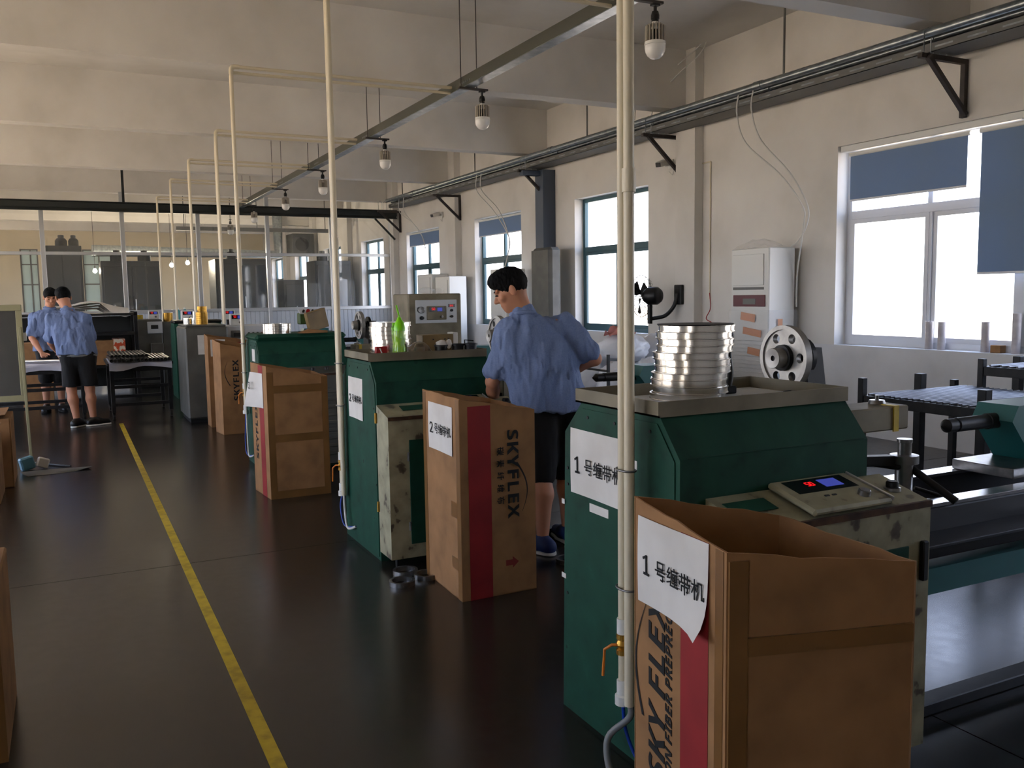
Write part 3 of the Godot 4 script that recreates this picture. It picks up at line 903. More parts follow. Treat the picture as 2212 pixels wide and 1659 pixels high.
	for k in 28:
		var a := TAU * k / 28
		var pts := []
		for r in [[0.05, 0.16], [0.14, 0.15], [0.21, 0.10], [0.235, 0.05], [0.21, 0.0], [0.10, -0.02]]:
			pts.append(gb * V(cos(a) * r[0], r[1], sin(a) * r[0]))
		gd.tube(pts, 0.0024, 4, false)
	for r in [[0.235, 0.05], [0.15, 0.15], [0.05, 0.16]]:
		var pts := []
		for k in 32:
			pts.append(gb * V(cos(TAU * k / 32) * r[0], r[1], sin(TAU * k / 32) * r[0]))
		gd.tube(pts, 0.003, 5, false, true)
	part("guard", gd, M.black, f)
	var bl := mb()
	for k in 3:
		var rows := []
		for i in 6:
			var row := []
			for j in 5:
				var a := TAU * k / 3 + (j - 2) * 0.22
				var r := 0.03 + i * 0.034
				row.append(gb * V(cos(a) * r, 0.07 + (j - 2) * 0.012, sin(a) * r))
			rows.append(row)
		bl.sheet(rows, 0.003)
	part("blades", bl, M.navy, f)
	f.scale = Vector3.ONE * 1.2
	# drop rods of the pipe run from the ceiling
	for q in [-3.0, -7.4, -11.4, -15.4, -19.4]:
		solo("pipe_hanger", "short grey hanger stub holding the wall pipes from the beam", "hanger", mb().tube([V(0, 0, 0), V(0, CEIL - 3.84, 0)], 0.012, 8), M.tray_grey, V(6.98, 3.84, q), 0.0, "pipe hangers along the wall")
# ---------------------------------------------------------------- wrapping machines
func yz(x: float) -> Transform3D:   # local xy -> world z, y ; local z -> world -x
	return Transform3D(Basis(Vector3(0, 0, 1), Vector3(0, 1, 0), Vector3(-1, 0, 0)), V(x, 0, 0))

func profile(inset := 0.0) -> PackedVector2Array:
	var p := PackedVector2Array([Vector2(-0.365, 0.0), Vector2(-0.335, 1.05), Vector2(-0.215, 1.17), Vector2(0.245, 1.17), Vector2(0.345, 1.05), Vector2(0.345, 0.0)])
	if inset > 0.0:
		var q := Geometry2D.offset_polygon(p, -inset, Geometry2D.JOIN_MITER)
		return q[0]
	return p

func digits(mbx: Mb, at: Vector3, u: Vector3, w: Vector3, text: String, s: float, up: Vector3) -> void:
	# seven-segment figures as thin raised bars; u runs along the line, w runs down
	var segs := {"0": "abcdef", "1": "bc", "2": "abged", "3": "abgcd", "4": "fgbc", "5": "afgcd", "6": "afgedc", "8": "abcdefg", "9": "abcdfg"}
	for i in text.length():
		var o := at + u * s * 0.75 * i
		for c in segs.get(text[i], ""):
			var p: Array = {"a": [0, 0, 0.5, 0], "b": [0.5, 0, 0.5, 0.5], "c": [0.5, 0.5, 0.5, 1], "d": [0, 1, 0.5, 1], "e": [0, 0.5, 0, 1], "f": [0, 0, 0, 0.5], "g": [0, 0.5, 0.5, 0.5]}[c]
			mbx.bar(o + u * s * p[0] + w * s * p[1], o + u * s * p[2] + w * s * p[3], s * 0.13, 0.001, 0.0, up)

func hand_wheel(t: Node3D, at: Vector3) -> void:
	# six-hole aluminium wheel facing the aisle, on a rear stand
	var ring := CSGCombiner3D.new()
	ring.name = "wheel"
	var disc := CSGCylinder3D.new()
	disc.name = "disc"
	disc.radius = 0.14
	disc.height = 0.034
	disc.sides = 48
	disc.material = M.cast_alu
	ring.add_child(disc)
	var dish := CSGCylinder3D.new()
	dish.name = "dish"
	dish.operation = CSGShape3D.OPERATION_SUBTRACTION
	dish.radius = 0.122
	dish.height = 0.012
	dish.sides = 40
	dish.position.y = 0.0145
	dish.material = M.cast_alu
	ring.add_child(dish)
	for k in 6:
		var h := CSGCylinder3D.new()
		h.name = "hole"
		h.operation = CSGShape3D.OPERATION_SUBTRACTION
		h.radius = 0.021
		h.height = 0.1
		h.sides = 18
		h.material = M.cast_alu
		h.position = V(cos(TAU * k / 6 + 0.5) * 0.093, 0, sin(TAU * k / 6 + 0.5) * 0.093)
		ring.add_child(h, true)
	t.add_child(ring, true)
	ring.transform = Transform3D(Basis(Vector3(0, 1, 0), Vector3(-1, 0, 0), Vector3(0, 0, 1)), at)
	part("hub", mb().lathe(Transform3D(axis_x(), at), [Vector2(0.012, -0.072), Vector2(0.042, -0.076), Vector2(0.044, -0.072), Vector2(0.044, 0.0)], 24), M.cast_alu, t)
	part("hub_collar", mb().lathe(Transform3D(axis_x(), at), [Vector2(0.044, -0.03), Vector2(0.056, -0.028), Vector2(0.058, 0.0)], 24), M.dark_steel, t)
	part("shaft", mb().lathe(Transform3D(axis_x(), at), [Vector2(0.0, -0.063), Vector2(0.012, -0.063), Vector2(0.012, 0.0), Vector2(0.03, 0.02), Vector2(0.03, 0.18), Vector2(0.0, 0.18)], 16), M.dark_steel, t)
	part("pulley", mb().lathe(Transform3D(axis_x(), at), [Vector2(0.03, 0.075), Vector2(0.085, 0.078), Vector2(0.085, 0.10), Vector2(0.03, 0.105)], 24), M.black, t)
	part("wheel_stand", mb().prism(Transform3D(Basis(Vector3(0, 0, 1), Vector3(0, 1, 0), Vector3(-1, 0, 0)), at + V(0.16, 0, 0)), PackedVector2Array([Vector2(-0.05, 0.04), Vector2(0.05, 0.04), Vector2(0.10, -0.26), Vector2(-0.10, -0.26)]), 0.0, 0.10), M.dark_steel, t)

func bed(t: Node3D, x0: float, x1: float, tail: bool) -> void:
	# lathe bed to the right of the headstock
	var zf := 0.10
	var zb := -0.26
	part("bed_rail", mb().bx(V(x0 + 0.25, 0.70, zf - 0.03), V(x1, 0.715, zf + 0.05), 0.002), M.ground_steel, t)
	part("bed_rail", mb().bx(V(x0 + 0.12, 0.70, zb - 0.06), V(x1, 0.715, zb + 0.03), 0.002), M.ground_steel, t)
	part("bed_beam", mb().bx(V(x0, 0.50, zf - 0.02), V(x1, 0.70, zf + 0.06), 0.004).bx(V(x0, 0.50, zb - 0.06), V(x1, 0.70, zb + 0.02), 0.004).bx(V(x0, 0.50, zb + 0.02), V(x1, 0.53, zf - 0.02)), M.navy, t)
	part("saddle_plate", mb().bx(V(x0 + 0.05, 0.70, zb - 0.02), V(x0 + 0.48, 0.712, zf - 0.04), 0.002), M.ground_steel, t)
	part("chip_tray", mb().bx(V(x0 - 0.02, 0.40, zb - 0.12), V(x1, 0.42, zf + 0.14)).bx(V(x0 - 0.02, 0.42, zf + 0.12), V(x1, 0.50, zf + 0.14)), M.teal, t)
	part("ledge", mb().bx(V(x0 + 0.3, 0.60, zf + 0.06), V(x1, 0.612, zf + 0.20), 0.002), M.navy, t)
	for q in [x1 - 0.3]:
		part("bed_leg", mb().bx(V(q - 0.06, 0.0, zb - 0.06), V(q + 0.06, 0.40, zb + 0.04), 0.004), M.green, t)
		part("bed_leg", mb().bx(V(q - 0.06, 0.0, zf - 0.02), V(q + 0.06, 0.40, zf + 0.08), 0.004), M.green, t)
	part("floor_rail", mb().bx(V(x0 + 0.05, 0.0, 0.27), V(x1, 0.045, 0.35), 0.004), M.dark_steel, t)
	# pressure roller arm and its post
	part("post", mb().lathe(Transform3D(Basis.IDENTITY, V(x0 + 0.60, 0.70, 0.0)), [Vector2(0.045, 0.0), Vector2(0.035, 0.01), Vector2(0.035, 0.15), Vector2(0.055, 0.152), Vector2(0.055, 0.185), Vector2(0.026, 0.187), Vector2(0.026, 0.235), Vector2(0.03, 0.237), Vector2(0.03, 0.25), Vector2(0.0, 0.25)], 20), M.steel, t)
	part("roller_arm", mb().tube([V(x0 + 0.08, 0.93, -0.22), V(x0 + 0.62, 0.83, 0.02), V(x0 + 0.68, 0.72, 0.18)], 0.016, 10).bar(V(x0 + 0.02, 0.885, -0.12), V(x0 + 0.55, 0.865, -0.02), 0.05, 0.04, 0.004), M.dark_steel, t)
	part("lever", mb().tube([V(x0 + 0.64, 0.75, 0.02), V(x0 + 0.72, 0.72, 0.06), V(x0 + 0.74, 0.70, 0.10)], 0.008, 8), M.black, t)
	if tail:
		var tx := x0 + 1.02
		part("tail_spindle", mb().lathe(Transform3D(axis_x(), V(tx, 0.945, -0.16)), [Vector2(0.0, 0.0), Vector2(0.03, 0.035), Vector2(0.03, 0.085), Vector2(0.026, 0.087), Vector2(0.026, 0.095), Vector2(0.032, 0.097), Vector2(0.032, 0.30), Vector2(0.036, 0.302), Vector2(0.036, 0.62), Vector2(0.0, 0.62)], 20), M.dark_steel, t)
		part("tailstock", mb().prism(Transform3D(Basis.IDENTITY, V(tx, 0, -0.26)), PackedVector2Array([Vector2(0.34, 0.95), Vector2(0.50, 0.76), Vector2(0.80, 0.76), Vector2(0.80, 1.02), Vector2(0.38, 1.02)]), 0.0, 0.20), M.teal, t)
		part("tail_base", mb().bx(V(tx + 0.24, 0.716, -0.28), V(tx + 0.85, 0.76, 0.02), 0.003), M.steel, t)

func control_panel(t: Node3D, x0: float, dz: float) -> void:
	# tilted plastic controller lying on the sloping desk top
	var b := Basis(Vector3.RIGHT, 0.235)
	var xf := Transform3D(b, V(x0, 0.905, 0.42 + dz))
	var u := b * Vector3.RIGHT
	var w := b * Vector3(0, 0, 1)
	var up := b * Vector3.UP
	var o := xf.origin
	var c := part("controller", mb().box(o + up * 0.012, V(0.33, 0.022, 0.21), 0.008, b), M.cream, t, "cream plastic controller with a red and blue display")
	part("display", mb().box(o + up * 0.0235 - w * 0.045, V(0.25, 0.001, 0.085), 0.0, b), M.screen_dark, c)
	var dg := mb()
	digits(dg, o + up * 0.0245 - w * 0.065 - u * 0.05, u, w, "50", 0.022, up)
	part("led_digits", dg, M.led, c)
	part("lcd_screen", mb().box(o + up * 0.0242 - w * 0.048 + u * 0.045, V(0.075, 0.001, 0.05), 0.0, b), M.lcd, c)
	part("dial", mb().lathe(Transform3D(b, o + up * 0.023 + u * 0.085 + w * 0.055), [Vector2(0.02, 0.0), Vector2(0.019, 0.016), Vector2(0.016, 0.018), Vector2(0.0, 0.018)], 14), M.steel, c)
	for k in 2:
		part("button", mb().box(o + up * 0.0245 + u * (-0.045 + k * 0.03) + w * 0.03, V(0.018, 0.003, 0.008), 0.001, b), M.black, c)
	part("trim_strip", mb().box(o + up * 0.02 + u * 0.168, V(0.006, 0.014, 0.20), 0.002, b), M.alu, c)

func machine(called_label: String, at: Vector3, body: Material, tray: Material, opts: Dictionary) -> Node3D:
	var t := thing("wrapping_machine", called_label, "machine", at)
	var L: float = opts.get("len", 0.78)
	part("headstock", mb().prism(yz(0.004), profile(), 0.0, -(L - 0.004)), body, t)
	part("end_cover", mb().prism(yz(0.0), profile(0.022), 0.0, -0.004), body, t)
	for q in [[-0.17, 1.12], [0.0, 1.12], [0.2, 1.12], [-0.31, 0.92], [-0.31, 0.86], [0.30, 0.90], [-0.32, 0.45], [0.31, 0.45]]:
		part("screw", mb().tube([V(-0.003, q[1], q[0]), V(0.002, q[1], q[0])], 0.006, 8), M.dark_steel, t)
	part("crease", mb().bx(V(0.03, 1.052, 0.3455), V(L - 0.02, 1.055, 0.3475)), body, t)
	if opts.get("round_lid", false):
		part("lid", mb().bx(V(-0.01, 1.165, -0.25), V(L + 0.02, 1.225, 0.28), 0.03), tray, t)
	else:
		var tr := mb()
		tr.bx(V(-0.012, 1.170, -0.232), V(L, 1.176, 0.258))
		tr.bx(V(-0.012, 1.170, -0.232), V(-0.006, 1.218, 0.258)).bx(V(L - 0.006, 1.170, -0.232), V(L, 1.218, 0.258))
		tr.bx(V(-0.006, 1.176, -0.232), V(L - 0.006, 1.218, -0.226)).bx(V(-0.006, 1.176, 0.252), V(L - 0.006, 1.218, 0.258))
		part("tool_tray", tr, tray, t)
		part("tray_liner", mb().bx(V(0.02, 1.176, -0.2), V(L - 0.03, 1.179, 0.235)), M.light_panel, t)
	# control desk
	var zf := 0.55
	var desk: Material = opts.get("desk", M.cream)
	var dp := PackedVector2Array([Vector2(0.345, 0.06), Vector2(0.345, 0.925), Vector2(zf, 0.872), Vector2(zf, 0.06)])
	var d0: float = opts.get("desk_x", 0.0)
	part("control_desk", mb().prism(yz(d0), dp, 0.0, -(0.84 - d0)), desk, t)
	part("desk_door", mb().bx(V(d0 + 0.12, 0.14, zf), V(0.74, 0.74, zf + 0.006), 0.002), opts.get("door", M.green), t)
	for y in [0.22, 0.62]:
		part("hinge", mb().tube([V(d0 + 0.115, y, zf + 0.005), V(d0 + 0.115, y + 0.05, zf + 0.005)], 0.007, 8), M.steel, t)
	for y in [0.30, 0.82]:
		part("side_hinge", mb().tube([V(d0 - 0.006, y, 0.35), V(d0 - 0.006, y + 0.06, 0.35)], 0.008, 8), M.brass, t)
	for k in 5:
		part("louvre", mb().bx(V(0.40, 0.30 + k * 0.03, zf + 0.006), V(0.66, 0.312 + k * 0.03, zf + 0.012), 0.002), opts.get("door", M.green), t)
	part("desk_edge", mb().bar(V(d0, 0.866, zf + 0.001), V(0.84, 0.866, zf + 0.001), 0.012, 0.02), M.rust, t)
	part("handle", mb().bx(V(0.79, 0.62, zf), V(0.815, 0.75, zf + 0.02), 0.004), M.black, t)
	part("foot", mb().tube([V(d0 + 0.05, 0.0, zf - 0.05), V(d0 + 0.05, 0.065, zf - 0.05)], 0.012, 8), M.dark_steel, t)
	part("foot", mb().tube([V(0.80, 0.0, zf - 0.05), V(0.80, 0.065, zf - 0.05)], 0.012, 8), M.dark_steel, t)
	if opts.get("panel", true):
		control_panel(t, 0.50, 0.03)
		part("selector", mb().lathe(Transform3D(Basis.IDENTITY, V(0.78, 0.90, 0.45)), [Vector2(0.02, 0.0), Vector2(0.02, 0.022), Vector2(0.016, 0.026), Vector2(0.0, 0.026)], 14), M.black, t)
		part("selector_ring", mb().lathe(Transform3D(Basis.IDENTITY, V(0.78, 0.894, 0.45)), [Vector2(0.028, 0.0), Vector2(0.027, 0.01), Vector2(0.02, 0.012)], 16), M.steel, t)
		part("name_plate", mb().box(V(0.20, 0.908, 0.43), V(0.16, 0.002, 0.07), 0.0, Basis(Vector3.RIGHT, 0.253)), M.green, t)
	if opts.get("bed", true):
		bed(t, L, 3.1, opts.get("tail", true))
		hand_wheel(t, V(1.17, 1.26, -0.45))
		# cast slide behind the headstock
		part("slide_block", mb().bx(V(0.98, 0.99, -0.16), V(1.40, 1.085, 0.0), 0.006).bx(V(1.00, 0.715, -0.12), V(1.12, 1.0, -0.03), 0.004), M.tray, t)
		part("wheel_column", mb().bx(V(1.26, 0.0, -0.53), V(1.42, 1.0, -0.37), 0.004), M.dark_steel, t)
		for q in [1.03, 1.32]:
			part("yellow_strap", mb().bx(V(q - 0.012, 0.985, 0.0), V(q + 0.016, 1.085, 0.006)).bx(V(q - 0.012, 1.085, -0.10), V(q + 0.016, 1.089, 0.006)), M.yellow, t)
			part("clamp_nut", mb().lathe(Transform3D(Basis.IDENTITY, V(q, 1.087, -0.09)), [Vector2(0.035, 0.0), Vector2(0.03, 0.015), Vector2(0.008, 0.016), Vector2(0.008, 0.035), Vector2(0.0, 0.035)], 12), M.steel, t)
	return t

# paper sign "n 号缠带机" on a surface; origin top-left, u to the right, w down, nrm outwards
const GLYPHS := {
	"号": [[4, 1, 12, 1, 12, 6, 4, 6, 4, 1], [1, 8, 15, 8], [5, 8, 4, 11, 12, 11, 11.5, 15, 9, 14.5]],
	"缠": [[4, 1, 1.5, 5, 4.5, 5, 1.5, 9, 5, 8.5], [1, 13, 5.5, 11.5], [10.5, 0.5, 11, 2], [7, 2.5, 15, 2.5], [7, 2.5, 7, 9, 5.8, 14.5], [9, 5, 14, 5, 14, 10, 9, 10, 9, 5], [9, 7.5, 14, 7.5], [11.5, 5, 11.5, 14], [8.5, 12, 14.5, 12], [7.5, 14.5, 15.5, 14.5]],
	"带": [[1, 3.5, 15, 3.5], [4, 1, 4, 6.5], [8, 0.5, 8, 6.5], [12, 1, 12, 6.5], [1.5, 9.5, 1.5, 7.5, 14.5, 7.5, 14, 9.5], [4, 14, 4, 10, 12, 10, 12, 13.5, 10.8, 13.5], [8, 8, 8, 16]],
	"机": [[0.5, 4.5, 7, 4.5], [4, 0.5, 4, 15.5], [4, 5, 0.5, 11], [4.2, 6, 6.5, 9], [8.5, 2, 8.5, 9, 6.8, 15], [8.5, 2, 13, 2, 13, 13.5, 15.5, 13.5, 15.5, 11.5]],
	"碳": [[0.5, 2, 6.5, 2], [3.5, 2, 0.5, 8], [2, 7, 6, 7, 6, 13, 2, 13, 2, 7], [8, 1, 8, 4, 15, 4, 15, 1], [11.5, 0, 11.5, 4], [7, 6.5, 15.5, 6.5], [9.5, 6.5, 7, 14.5], [9.8, 9, 10.2, 11], [14.5, 8.5, 13, 10.5], [12, 8, 11.5, 11, 8.5, 15], [11.8, 11, 15.5, 15]],
	"素": [[2, 2, 14, 2], [3, 4.5, 13, 4.5], [1, 7, 15, 7], [8, 0, 8, 7], [8, 7, 4, 9.5, 10, 9.5, 3, 12, 13, 12], [8, 12, 8, 16], [5, 13, 2.5, 15.5], [11, 13, 13.5, 15.5]],
	"纤": [[4, 1, 1.5, 5, 4.5, 5, 1.5, 9, 5, 8.5], [1, 13, 5.5, 11.5], [13, 1, 8, 3], [7, 7, 15.5, 7], [11, 2.5, 11, 15.5]],
	"维": [[4, 1, 1.5, 5, 4.5, 5, 1.5, 9, 5, 8.5], [1, 13, 5.5, 11.5], [9, 0.5, 6.5, 6], [8, 4, 8, 15.5], [11.5, 0.5, 12, 3], [8, 4, 15, 4], [8, 7.5, 14.5, 7.5], [8, 11, 14.5, 11], [8, 14.8, 15.5, 14.8], [11.5, 4, 11.5, 14.8]],
	"布": [[1, 3, 15, 3], [7, 0, 1, 10], [4, 8, 4, 14], [4, 8, 13, 8, 13, 13, 11.5, 13], [8.5, 5.5, 8.5, 16]],
	"1": [[4, 3, 8, 1, 8, 15], [5, 15, 11, 15]],
	"2": [[3, 4, 5, 1.5, 10, 1.5, 12, 4, 11.5, 7, 3, 15, 13, 15]],
	"3": [[3, 2, 12, 2, 7.5, 7, 11, 8, 12.5, 11, 10, 14.5, 6, 15, 3, 13]],
}

func glyph(b: Mb, ch: String, o: Vector3, u: Vector3, w: Vector3, s: float, lw := 1.3, nrm := Vector3.ZERO) -> void:
	var k := s / 16.0
	var n := nrm if nrm != Vector3.ZERO else u.cross(w).normalized()
	for st in GLYPHS[ch]:
		for i in st.size() / 2 - 1:
			var p: Vector3 = o + u * k * st[i * 2] + w * k * st[i * 2 + 1]
			var q: Vector3 = o + u * k * st[i * 2 + 2] + w * k * st[i * 2 + 3]
			var d := (q - p).normalized() * lw * k * 0.4
			b.bar(p - d, q + d, lw * k, 0.0012, 0.0, n)

func paper_sign(parent: Node3D, o: Vector3, u: Vector3, w: Vector3, wd: float, ht: float, num: String, label: String, curl := 0.0, gap := 0.006) -> MeshInstance3D:
	var n := w.cross(u).normalized()
	var rows := []
	for i in 9:
		var row := []
		for j in 7:
			var a := j / 6.0
			var c := i / 8.0
			var lift := gap * 0.4 + 0.002 * sin(a * 5.0 + c * 3.0)
			lift += curl * pow(a, 4.0) * pow(c, 6.0)
			row.append(o + u * wd * a + w * ht * c + n * lift)
		rows.append(row)
	var p := part("paper_sign", mb().sheet(rows, 0.0006), M.paper, parent, label)
	var s := wd * 0.165
	var base := o + n * (gap * 0.4 + 0.004) + w * ht * 0.42
	var d := mb()
	glyph(d, num, base + u * wd * 0.06, u, w, s * 1.05, 2.0, n)
	part("numeral", d, M.ink, p)
	var x := wd * 0.28
	for ch in ["号", "缠", "带", "机"]:
		var b := mb()
		glyph(b, ch, base + u * x, u, w, s, 1.25, n)
		part("character", b, M.ink, p)
		x += s * 1.06
	return p

func build_machines() -> void:
	var m1 := machine("dark green wrapping machine signed number 1 with a stack of bright rings", V(1.6, 0, -2.45), M.green, M.tray, {"desk_x": 0.1})
	paper_sign(m1, V(-0.001, 1.072, -0.285), V(0, 0, 1), V(0, -1, 0), 0.345, 0.235, "1", "white paper sign with black writing on the green end cover", 0.0, 0.004)
	for q in [[0.79, -0.16, -0.04, 0.03], [0.50, -0.36, -0.33, 0.018], [0.78, -0.355, -0.335, 0.018], [0.985, 0.05, 0.13, 0.03]]:
		part("tape_remnant", mb().bx(V(-0.0015, q[0], q[1]), V(0.0, q[0] + q[3], q[2])), M.paper, m1)
	var m2 := machine("green wrapping machine with a lime bottle standing on its tray", V(1.57, 0, -5.25), M.green, M.tray, {"len": 0.75, "panel": true})
	paper_sign(m2, V(-0.001, 1.055, -0.20), V(0, 0, 1), V(0, -1, 0), 0.29, 0.255, "2", "white paper sign with black writing on the green end cover", 0.0, 0.004)
	var m3 := machine("green wrapping machine with a tan board leaning on its rounded lid", V(1.50, 0, -8.35), M.green, M.green, {"round_lid": true, "len": 0.80, "tail": true, "panel": false, "door": M.grey_paint, "desk": M.grey_paint})
	for k in 3:
		part("selector", mb().lathe(Transform3D(Basis.IDENTITY, V(0.45 + k * 0.12, 0.90, 0.46)), [Vector2(0.022, 0.0), Vector2(0.022, 0.024), Vector2(0.0, 0.026)], 12), M.black, m3)
	part("paper_note", mb().bx(V(-0.002, 0.98, 0.05), V(0.0, 1.09, 0.18)), M.paper, m3)
	for k in 9:
		part("louvre", mb().bx(V(0.2, 0.14 + k * 0.07, 0.556), V(0.72, 0.17 + k * 0.07, 0.565), 0.003), M.grey_paint, m3)
	# grey machines further along
	var m4 := thing("wrapping_machine", "grey wrapping machine with a pale button panel beside the tube table", "machine", V(1.30, 0, -12.1))
	part("body", mb().bx(V(0, 0.05, -0.45), V(0.52, 1.20, 0.45), 0.02), M.grey_paint, m4)
	part("top_cover", mb().bx(V(0.02, 1.2, -0.43), V(0.5, 1.225, 0.43), 0.01), M.grey_paint, m4)
	part("front_panel", mb().bx(V(0.52, 0.95, -0.3), V(1.02, 1.20, 0.3), 0.008), M.light_panel, m4)
	part("meter", mb().bx(V(0.58, 1.04, 0.30), V(0.74, 1.14, 0.31), 0.003), M.tray_grey, m4)
	part("meter_window", mb().bx(V(0.61, 1.06, 0.31), V(0.72, 1.11, 0.314)), M.black, m4)
	for k in 4:
		part("push_button", mb().tube([V(0.80 + k * 0.055, 1.10, 0.30), V(0.80 + k * 0.055, 1.10, 0.325)], 0.014, 10), M.red if k == 3 else M.black, m4)
	part("lower_cabinet", mb().bx(V(0.52, 0.0, -0.3), V(1.0, 0.95, 0.28), 0.01), M.grey_paint, m4)
	part("paper_note", mb().bx(V(0.15, 0.86, 0.45), V(0.24, 1.10, 0.452)), M.paper, m4)
	bed(m4, 1.0, 3.4, true)
	part("plinth", mb().bx(V(0.03, 0, -0.4), V(0.5, 0.05, 0.4)), M.black_matte, m4)
	var m5 := thing("wrapping_machine", "narrow dark green wrapping machine between two grey ones", "machine", V(1.50, 0, -15.0))
	part("body", mb().prism(yz(0.0), profile(), 0.0, -0.7), M.green, m5)
	part("lid", mb().bx(V(-0.01, 1.17, -0.25), V(0.72, 1.22, 0.27), 0.02), M.black, m5)
	part("paper_note", mb().bx(V(0.02, 0.95, 0.346), V(0.2, 1.02, 0.349)), M.paper, m5)
	bed(m5, 0.7, 3.1, true)
	var m6 := thing("wrapping_machine", "pale grey wrapping machine closest to the glass partition", "machine", V(0.98, 0, -17.4))
	part("body", mb().bx(V(0, 0.05, -0.4), V(0.55, 1.20, 0.4), 0.02), M.grey_paint, m6)
	part("front_panel", mb().bx(V(0.30, 0.95, 0.4), V(0.55, 1.16, 0.412), 0.004), M.light_panel, m6)
	part("meter_window", mb().bx(V(0.36, 1.03, 0.412), V(0.48, 1.10, 0.416)), M.black, m6)
	part("side_cabinet", mb().bx(V(0.55, 0.0, -0.35), V(1.1, 1.15, 0.35), 0.015), M.grey_paint, m6)
	part("box_cover", mb().bx(V(0.34, 0.35, 0.4), V(0.55, 0.78, 0.47), 0.01), M.grey_paint, m6)
	bed(m6, 1.1, 3.4, true)
	part("plinth", mb().bx(V(0.03, 0, -0.36), V(0.52, 0.05, 0.36)), M.black_matte, m6)

# ---------------------------------------------------------------- plastic drop pipes from the trunking to each machine
func build_drop_pipes() -> void:
	var sp := [[1.535, -2.27, 0.24, 0.26], [1.535, -5.52, 0.28, 0.30], [1.46, -8.5, 0.55, 0.5], [1.80, -11.75, 1.228, 1.21], [1.78, -14.3, 0.0, 0.0], [1.766, -16.75, 0.0, 0.0], [1.80, -19.7, 0.0, 0.0]]
	var names := ["cream plastic drop pipe strapped to the machine signed number 1", "cream plastic drop pipe clipped to the machine with the lime bottle", "cream plastic drop pipe at the machine with the rounded green lid", "cream plastic drop pipe at the grey machine with button panel", "cream plastic drop pipe at the narrow dark green machine", "cream plastic drop pipe between dark green and pale grey machines", "cream plastic drop pipe beside the glass partition"]
	for i in sp.size():
		var q: Array = sp[i]
		var t := thing("drop_pipe", names[i], "pipe", V(q[0], 0, q[1]))
		var bx: float = 3.61 - q[0]
		var y := BAR_Y + 0.05
		part("conduit", mb().tube(arc_pts([V(0, q[2], 0), V(0, y, 0), V(bx, y, 0)], 0.05), 0.0165, 12), M.pvc, t)
		var oz := -0.038 if i < 3 else -0.06
		part("air_pipe", mb().tube(arc_pts([V(0.0, q[3] + 0.02, oz), V(0.0, y - 0.045, oz), V(bx, y - 0.045, oz)], 0.05), 0.0145, 12), M.pvc, t)
		part("elbow", mb().tube(arc_pts([V(0, y - 0.07, 0), V(0, y, 0), V(0.07, y, 0)], 0.05), 0.021, 12), M.pvc, t)
		if i < 3:
			for yy in ([0.62, 1.0] if i == 0 else [0.86, 1.13]):
				var ring := []
				for k in 16:
					ring.append(V(cos(TAU * k / 16) * 0.024, yy, -0.019 + sin(TAU * k / 16) * 0.042))
				part("clip", mb().tube(ring, 0.0035, 6, false, true), M.steel, t)
			part("coupling", mb().tube([V(0, 1.85, 0), V(0, 1.92, 0)], 0.021, 12), M.pvc, t)
			# ball valve on the air pipe
			var vy: float = q[3] + 0.17
			part("valve", mb().lathe(Transform3D(Basis.IDENTITY, V(0, vy, oz)), [Vector2(0.014, -0.035), Vector2(0.022, -0.033), Vector2(0.022, -0.018), Vector2(0.017, -0.014), Vector2(0.024, 0.0), Vector2(0.017, 0.014), Vector2(0.022, 0.018), Vector2(0.022, 0.033), Vector2(0.014, 0.035)], 8), M.brass, t)
			part("valve_lever", mb().tube([V(-0.02, vy, oz), V(-0.035, vy, oz - 0.01), V(-0.05, vy - 0.02, oz - 0.03), V(-0.05, vy - 0.11, oz - 0.04)], 0.005, 6), M.orange, t)
			part("socket", mb().lathe(Transform3D(Basis.IDENTITY, V(0, q[3], oz)), [Vector2(0.0, -0.03), Vector2(0.026, -0.03), Vector2(0.026, 0.0), Vector2(0.020, 0.004), Vector2(0.020, 0.05), Vector2(0.0145, 0.052)], 14), M.white_plastic, t)
			part("socket", mb().tube([V(0, vy + 0.035, oz), V(0, vy + 0.085, oz)], 0.019, 12), M.white_plastic, t)
			if i == 0:
				part("cable", mb().tube(spline([V(0, q[2] + 0.01, 0), V(0.0, 0.2, 0.0), V(-0.05, 0.12, -0.05), V(-0.07, 0.03, 0.0), V(-0.04, 0.012, 0.06)]), 0.011, 8), M.grey_hose, t)
				part("hose", mb().tube(spline([V(0, q[3] - 0.02, oz), V(0.01, 0.14, oz), V(0.03, 0.05, 0.0), V(0.055, 0.02, 0.03)]), 0.006, 8), M.blue_hose, t)
			else:
				part("cable", mb().tube(spline([V(0, q[2] + 0.01, 0), V(0.0, 0.18, 0.01), V(0.0, 0.08, 0.06), V(0.03, 0.10, 0.14)]), 0.008, 8), M.white_hose, t)
				part("hose", mb().tube(spline([V(0, q[3] - 0.02, oz), V(-0.015, 0.2, oz), V(-0.01, 0.09, 0.02), V(0.03, 0.10, 0.14)]), 0.005, 8), M.blue_hose, t)
		else:
			part("second_conduit", mb().tube([V(0.0, q[2], -0.12), V(0.0, y - 0.3, -0.12), V(0.0, y - 0.02, -0.08)], 0.013, 10), M.pvc, t)
